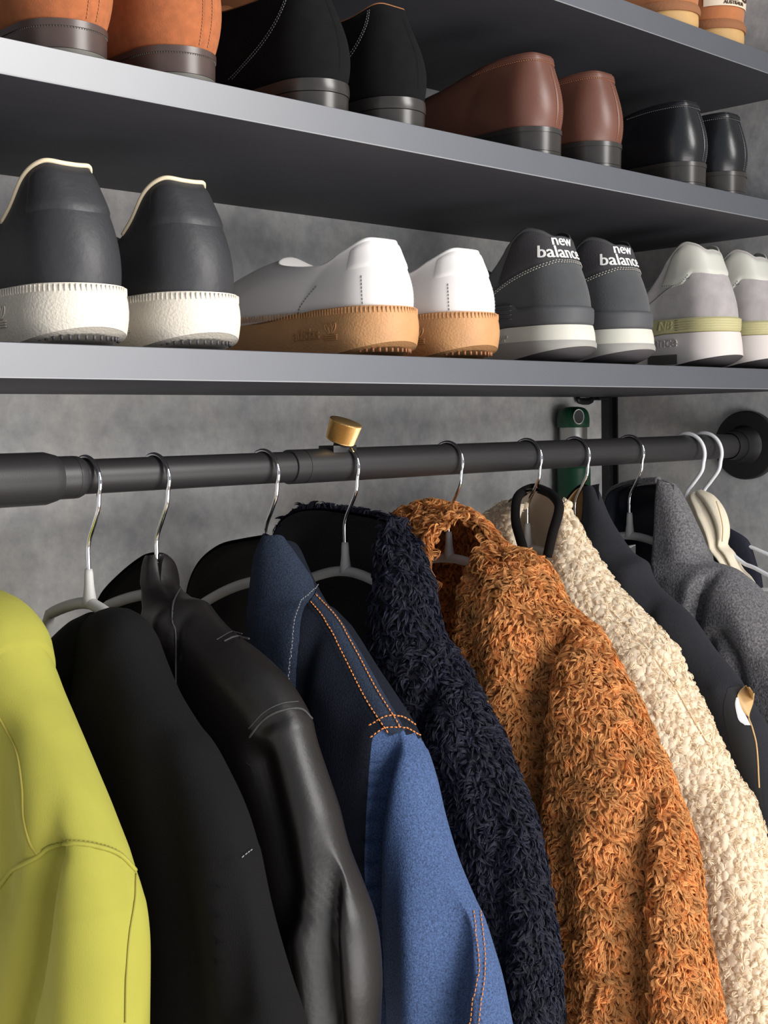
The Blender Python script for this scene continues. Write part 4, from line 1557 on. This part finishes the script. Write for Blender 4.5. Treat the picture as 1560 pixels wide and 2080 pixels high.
def tan_boot(x, label):
    sh = Shoe('suede_boot', label, x, Z2, None, r=0.0315, hb=0.0235, h=((0, 0.118), (0.7, 0.116), (1.5, 0.104), (2.3, 0.100), (PI, 0.105)), yt=(0.010, 0.120), wt=0.031, bul=0.0100, lean=0.55, group='tan suede boots', cat='boot')
    heel_shoe(sh, M['tan_suede'], M['stack_heel'], M['lining_tan'], None, lift='grey')
    sh.stitch([[(0.02, 0.02), (0.02, 0.5), (0.02, 0.95)], [(0.15, 0.02), (0.14, 0.5), (0.13, 0.95)]], M['lining_tan'], 0.0004)
    ticks(sh, 'welt_notches', M['rubber_grey'], -0.055, 0.03, 46, 0.0185, 0.0215, -0.0006)
    return sh


tan_boot(0.483, 'tan suede boot cut off by the left edge, nearest on the middle shelf')
tan_boot(0.573, 'tan suede boot right beside the black suede shoes')


def black_suede(x, label):
    sh = Shoe('suede_shoe', label, x, Z2, None, r=0.0300, hb=0.0235, h=((0, 0.100), (0.5, 0.100), (1.2, 0.092), (2.2, 0.094), (PI, 0.108)), yt=(0.020, 0.130), wt=0.026, bul=0.0065, lean=0.38, group='black suede shoes')
    heel_shoe(sh, M['black_suede'], M['black_heel'], M['lining_tan'], None, lift=False, twolayer=True)
    sh.stitch([[(-0.62, 0.97), (-0.66, 0.75), (-0.80, 0.50), (-1.02, 0.30), (-1.25, 0.18)], [(-0.66, 0.97), (-0.70, 0.75), (-0.84, 0.51), (-1.06, 0.31), (-1.29, 0.19)],
               [(0.62, 0.97), (0.66, 0.75), (0.80, 0.50), (1.02, 0.30), (1.25, 0.18)]], M['grey_thread'], 0.0003)
    sh.region('top_binding', M['black_suede'], -1.2, 1.2, 0.95, 1.0, 0.0008, 40, 5)
    A = np.linspace(-0.9, 0.9, 24)
    k = np.linspace(0, 1, 8)
    G = np.array([[(0.030*math.sin(a), 0.128+0.035*t+0.004*math.cos(a)-0.006, 0.096+0.035*math.cos(a)*(1-0.3*t)-0.02*t) for t in k] for a in A])
    b = MB()
    b.grid(G)
    b.grid(G-np.array([0, 0.002, 0.002]), flip=True)
    b.build('tongue', M['lining_tan'], sh.t)['label'] = 'tan leather tongue'
    return sh


black_suede(0.703, 'black suede shoe beside the tan boot, left one of its pair')
black_suede(0.789, 'black suede shoe beside the brown loafers, right one of its pair')


def loafer(x, label, um, hm, seam_m, nm, grp, hh):
    sh = Shoe(nm, label, x, Z2, None, r=0.0300, wb=0.0385, hb=0.0262, h=((0, hh), (0.5, hh), (1.3, hh*0.965), (2.3, hh*0.86), (PI, hh*0.88)), yt=(0.0105, 0.125), wt=0.0265, bul=0.0052, lean=0.55, group=grp)
    heel_shoe(sh, um, hm, M['brown_leather'] if um is M['brown_leather'] else M['lining_dark'], None, lift=True)
    sh.region('topline_band', um, -1.7, 1.7, 0.90, 1.0, 0.0010, 60, 8)
    sh.stitch([[(-1.5, 0.89), (-0.8, 0.89), (0.0, 0.89), (0.8, 0.89)]], seam_m, 0.00028, 0.0022)
    sh.stitch([[(0.02, 0.03), (0.02, 0.5), (0.02, 0.86)], [(0.14, 0.03), (0.14, 0.5), (0.14, 0.86)]], seam_m, 0.00026, 0.0022)
    ticks(sh, 'welt_notches', M['black_thread'], -0.06, 0.03, 50, sh.hb-0.004, sh.hb-0.0015, -0.0004, 0.00025)
    return sh


loafer(0.971, 'dark brown leather loafer, left and nearer one of the brown pair', M['brown_leather'], M['black_heel'], M['lining_tan'], 'leather_loafer', 'brown leather loafers', 0.0925)
loafer(1.065, 'dark brown leather loafer, right one of the brown pair beside the black loafers', M['brown_leather'], M['black_heel'], M['lining_tan'], 'leather_loafer', 'brown leather loafers', 0.0925)
loafer(1.216, 'polished black leather loafer, left one of the black pair', M['black_leather'], M['black_heel'], M['grey_thread'], 'leather_loafer', 'black leather loafers', 0.0890)
loafer(1.297, 'polished black leather loafer nearest the right wall on the middle shelf', M['black_leather'], M['black_heel'], M['grey_thread'], 'leather_loafer', 'black leather loafers', 0.0890)


def sheepskin(x, label, tag_label):
    sh = Shoe('sheepskin_boot', label, x, Z3, None, r=0.0315, hb=0.0175, z0f=0.0175, h=((0, 0.150), (1.0, 0.150), (2.0, 0.150), (PI, 0.150)), yt=(0.008, 0.12), wt=0.029, bul=0.006, lean=0.2, group='chestnut sheepskin boots', cat='boot')
    sh.layer('sole', M['crepe'], 0.0, 0.0175, -0.0005, 0.0005, bow=0.0006)
    sh.upper(M['chestnut'], M['label_cloth'])
    sh.layer('binding', M['chestnut_dark'], 0.0172, 0.0265, 0.0022, 0.0012, bow=0.0012)
    if tag_label:
        A = np.linspace(-0.62, 0.30, 20)
        zz = np.linspace(0.0400, 0.072, 8)
        G = np.zeros((20, 8, 3))
        for j, z in enumerate(zz):
            G[:, j] = sh.S(A, sh.v_of(A, np.full(20, z)), 0.0012)
        b = MB()
        b.grid(G)
        b.build('heel_label', M['label_cloth'], sh.t)['label'] = 'pale cloth heel label with dark lettering'
        s_mid = float(np.interp(-0.16, sh.sA, sh.s))
        sh.letters('UGG', 0.021, s_mid, 0.0462, M['label_ink'], None, 0.0004, 0.0020)
        sh.letters('AUSTRALIA', 0.0050, s_mid, 0.0417, M['label_ink'], None, 0.0001, 0.0020)
    return sh


sheepskin(1.200, 'chestnut sheepskin boot on the top shelf, left one, without a visible label', False)
sheepskin(1.290, 'chestnut sheepskin boot on the top shelf with a pale heel label', True)


def leaf_emblem(sh, s0, z0, k, m, surf, name='emblem'):
    lines = []
    for dx, lean_ in ((-1.0, -0.5), (0, 0), (1.0, 0.5)):
        lines.append([(s0+k*0.2*dx, z0), (s0+k*(0.55*dx-0.22), z0+k*0.55), (s0+k*(0.75*dx), z0+k*1.1), (s0+k*(0.55*dx+0.22), z0+k*0.55), (s0+k*0.2*dx, z0)])
    for j in range(3):
        zz = z0-k*(0.15+0.2*j)
        lines.append([(s0-k*1.0, zz), (s0, zz), (s0+k*1.0, zz)])
    return sh.strokes(lines, k*0.07, surf, m, name)


def court_shoe(x, label, um, sole_m, collar_m, piping, tall, text, grp):
    st = 0.0375
    hx = ((0, 0.121), (0.45, 0.1215), (0.85, 0.113), (1.2, 0.092), (1.6, 0.080), (2.4, 0.085), (PI, 0.095)) if tall else ((0, 0.095), (0.4, 0.094), (0.9, 0.085), (1.4, 0.076), (2.4, 0.082), (PI, 0.092))
    sh = Shoe('sneaker', label, x, 0.0, None, r=0.0345, wb=0.045, hb=st, z0f=0.030, h=hx, yt=((0.030 if tall else 0.018), 0.135), wt=(0.029 if tall else 0.0315), bul=0.003, lean=(0.5 if tall else 0.35), group=grp, cat='sneaker')
    up = lambda a: 0.009*np.clip(1-(sh.L*(1-np.cos(a))/2)/0.045, 0, 1)**1.5
    sh.layer('outsole', sole_m, lambda a: up(a)*0.9+0.0002, lambda a: up(a)+0.0035, -0.008, 0.0015)
    sh.layer('midsole', sole_m, lambda a: up(a)+0.0034, lambda a: sh.z0(a)+0.003, 0.0015, 0.0012, bow=0.0022)
    sh.upper(um, M['lining_dark'] if um is M['black_tumbled'] else M['white_leather'])
    ticks(sh, 'foxing_notches', sole_m, -0.21, 0.05, 80, st-0.0025, st+0.0022, 0.0022, 0.0007)
    ticks(sh, 'tread', M['outsole_dark'] if sole_m is M['white_sole'] else M['lining_tan'], -0.045, 0.04, 15, 0.004, 0.0072, -0.004, 0.0012)
    sh.region('heel_tab', collar_m, -0.75, 0.75, 0.55, lambda a: np.full_like(a, 0.985), 0.0014, 40, 10)
    if piping:
        A = np.linspace(-1.35, 1.35, 80)
        b = MB()
        b.tube(sh.top(A)+np.array([0, 0, 0.0008]), 0.0016, 8)
        b.build('piping', M['piping'], sh.t)['label'] = 'cream piped collar edge'
    else:
        sh.stitch([[(-0.5, 0.02), (-0.5, 0.2), (-0.5, 0.5)], [(-1.25, 0.02), (-1.22, 0.2), (-1.1, 0.5)], [(0.42, 0.02), (0.42, 0.5)]], M['grey_thread'], 0.0004, 0.003)
    if text:
        sh.letters('adidas', 0.0135, -0.094, 0.0165, sole_m, 0.0036, 0.0003, 0.0012)
        leaf_emblem(sh, -0.064, 0.0195, 0.0080, sole_m, 0.0040)
    else:
        leaf_emblem(sh, -0.081, 0.0195, 0.0085, sole_m, 0.0040)
    return sh


court_shoe(0.487, 'black leather sneaker with thick white sole at the left edge of the bottom shelf', M['black_tumbled'], M['white_sole'], M['black_tumbled'], True, True, False, 'black sneakers with white soles')
court_shoe(0.583, 'black leather sneaker with white sole beside the gum-soled pair', M['black_tumbled'], M['white_sole'], M['black_tumbled'], True, True, False, 'black sneakers with white soles')
court_shoe(0.770, 'white leather sneaker with tan gum sole, left one, brand word on its side', M['white_leather'], M['gum_sole'], M['white_leather'], False, False, True, 'white sneakers with gum soles')
court_shoe(0.872, 'white leather sneaker with tan gum sole, right one, beside the charcoal sneakers', M['white_leather'], M['gum_sole'], M['white_leather'], False, False, True, 'white sneakers with gum soles')


def runner(x, label, dark, grp):
    hs = ((0, 0.119), (0.22, 0.1185), (0.62, 0.1245), (1.0, 0.126), (1.35, 0.112), (1.7, 0.090), (2.4, 0.092), (PI, 0.104)) if dark else \
         ((0, 0.128), (0.22, 0.1275), (0.60, 0.134), (0.95, 0.135), (1.3, 0.118), (1.65, 0.092), (2.4, 0.092), (PI, 0.104))
    st = 0.0345 if dark else 0.0385
    sh = Shoe('running_sneaker', label, x, 0.0, None, r=0.0335, wb=0.0455, hb=st, z0f=0.024, h=hs, yt=(0.025, 0.135), wt=0.030, bul=0.0035, lean=0.30, group=grp, cat='sneaker')
    yb = lambda a: sh.L*(1-np.cos(a))/2
    up = lambda a: 0.0125*np.clip(1-yb(a)/0.075, 0, 1)**1.3
    if dark:
        sh.layer('outsole', M['outsole_dark'], lambda a: up(a)*0.35, lambda a: up(a)+0.003, -0.012, 0.0035, bow=0.002)
        sh.layer('midsole_base', M['midsole_grey'], lambda a: up(a)+0.003, lambda a: sh.z0(a)*0.62, 0.0038, 0.0030, bow=0.0008)
        sh.layer('midsole', M['midsole_cream'], lambda a: sh.z0(a)*0.62, lambda a: sh.z0(a)+0.001, 0.0030, 0.0008, bow=0.0006)
        um, cm, colm = M['dark_nubuck'], M['dark_counter'], M['dark_mesh']
    else:
        sh.layer('outsole', M['outsole_dark'], lambda a: up(a)*0.35, lambda a: up(a)+0.002, -0.012, 0.0040, bow=0.002)
        sh.layer('midsole', M['pink_foam'], lambda a: up(a)+0.002, lambda a: sh.z0(a)+0.0005, 0.0042, 0.0016, bow=0.0005)
        um, cm, colm = M['light_suede'], M['olive_rubber'], M['bone_leather']
    sh.upper(um, colm)
    vt = lambda z: (lambda a: sh.v_of(a, np.full_like(a, z)))
    if dark:
        sh.region('heel_counter', cm, -1.30, 1.30, 0.0, lambda a: np.where(np.abs(a) > 0.98, vt(0.0585)(a), vt(0.0535)(a)), 0.0026, 60, 12)
        for k in range(4):
            A = np.linspace(-1.26, -0.99, 10)
            b = MB()
            b.tube(sh.S(A, sh.v_of(A, np.full(10, 0.0555-0.004*k)), 0.0028), 0.0007, 6)
            b.build('counter_rib', cm, sh.t)
        edge = lambda a: np.clip(0.715-0.32*np.clip(np.abs(a)-0.25, 0, 2), 0.25, 1)
        sh.region('collar', colm, -1.25, 1.25, edge, 0.985, 0.0016, 70, 14)
        A = np.linspace(-1.25, 1.25, 40)
        sh.stitch([[(a, float(edge(np.array([a]))[0])-0.012) for a in A[::3]], [(a, float(edge(np.array([a]))[0])-0.035) for a in A[::3]]], M['midsole_grey'], 0.00055, 0.0032, 0.0012)
        sc_ = -0.007
        sh.letters('new', 0.0148, sc_+0.0025, 0.1105, M['white_ink'], None, 0.0003, 0.0020)
        sh.letters('balance', 0.0166, sc_-0.001, 0.0985, M['white_ink'], None, 0.00035, 0.0020)
        sh.letters('CRIP', 0.0085, -0.092, 0.0225, M['midsole_cream'], 0.0034, 0.0002, 0.0008, slant=0.2)
    else:
        sh.region('heel_counter', cm, -1.32, 1.32, 0.0, vt(0.0555), 0.0030, 60, 12)
        for k in range(5):
            A = np.linspace(-0.92, 0.9, 40)
            b = MB()
            b.tube(sh.S(A, sh.v_of(A, np.full(40, 0.0425+0.0026*k)), 0.0030), 0.0005, 6)
            b.build('counter_rib', cm, sh.t)
        edge = lambda a: np.clip(0.66-0.10*np.clip(np.abs(a)-0.2, 0, 2)-0.12*np.clip((np.abs(a)-0.70)/0.15, 0, 1)+0.10*np.clip((np.abs(a)-1.02)/0.2, 0, 1), 0.3, 1)
        sh.region('collar', colm, -1.20, 1.20, edge, 0.985, 0.0018, 70, 14)
        sh.stitch([[(-1.15, float(edge(np.array([-1.15]))[0])+0.03), (-1.0, float(edge(np.array([-1.0]))[0])+0.03), (-0.87, float(edge(np.array([-0.87]))[0])+0.03), (-0.72, float(edge(np.array([-0.72]))[0])+0.03)]], M['black_thread'], 0.0003, 0.0028, 0.0019)
        b = MB()
        C = [(-1.5, 0.30), (-1.2, 0.42), (-0.9, 0.52), (-0.72, 0.56)]
        b.tube(sh.curve(C, 40, 0.0002), 0.0005, 5)
        b.build('panel_seam', M['grey_thread'], sh.t)
        sh.letters('balance', 0.0165, -0.092, 0.0250, M['pink_foam'], 0.0034, 0.0002, 0.0010, slant=0.1)
        sh.letters('NB', 0.0135, -0.0830, 0.0435, cm, None, 0.0003, 0.0036, slant=0.25, name='emblem')
        sh.layer('midsole_insert', M['outsole_dark'], 0.004, 0.0165, 0.0046, 0.0046) if False else None
        A = np.linspace(sh.a_of(-0.105), sh.a_of(-0.0665), 16)
        zz = np.linspace(0.006, 0.0165, 5)
        G = np.array([[(*sh.out(np.array([a+0.05*(z < 0.012)*0]), 0.0052)[0], z) for z in zz] for a in A])
        b = MB()
        b.grid(G)
        b.build('shank_plate', M['rubber_grey'], sh.t)
    return sh


runner(1.013, 'charcoal running sneaker with cream midsole, left one, beside the gum sole', True, 'charcoal running sneakers')
runner(1.111, 'charcoal running sneaker with cream midsole, right one, beside the pale grey pair', True, 'charcoal running sneakers')
runner(1.279, 'pale grey suede running sneaker with olive band, left one of the pair', False, 'pale grey running sneakers')
runner(1.381, 'pale grey suede running sneaker with olive band, against the right wall', False, 'pale grey running sneakers')


# ------------------------------------------------------------------ pieces that belong to a part
UNDER = {'counter_rib': ('heel_counter',), 'foxing_notches': ('midsole',), 'tread': ('outsole',), 'welt_notches': ('heel_block',),
         'emblem': ('midsole', 'heel_counter'), 'eye_recess': ('cap',), 'hanging_eye': ('cap',), 'knob_face': ('knob',), 'screw': ('channel',),
         'edge_highlight': ('edge_band',), 'piping': ('upper',), 'zigzag_stitching': ('front_panel',), 'collar_edge': ('collar',), 'lining_edge': ('armhole_shade',)}


def kind_of(o):
    return o.name.split('.')[0]


def under(o, p):
    o.parent = p
    o.matrix_parent_inverse = Matrix.Identity(4)


for root in [o for o in COL.objects if o.parent is None]:
    kids = list(root.children)
    for o in kids:
        k = kind_of(o)
        want = UNDER.get(k)
        if k == 'lettering':
            names = {kind_of(q) for q in kids}
            if 'heel_label' in names:
                want = ('heel_label',)
            elif 'collar' in names and o.get('on') != 'sole':
                want = ('collar',)
            else:
                want = ('midsole',)
        if k == 'emblem' and o.get('on') == 'counter':
            want = ('heel_counter',)
        if not want:
            continue
        p = next((q for n_ in want for q in kids if kind_of(q) == n_), None)
        if p is not None and p.parent is root:
            under(o, p)
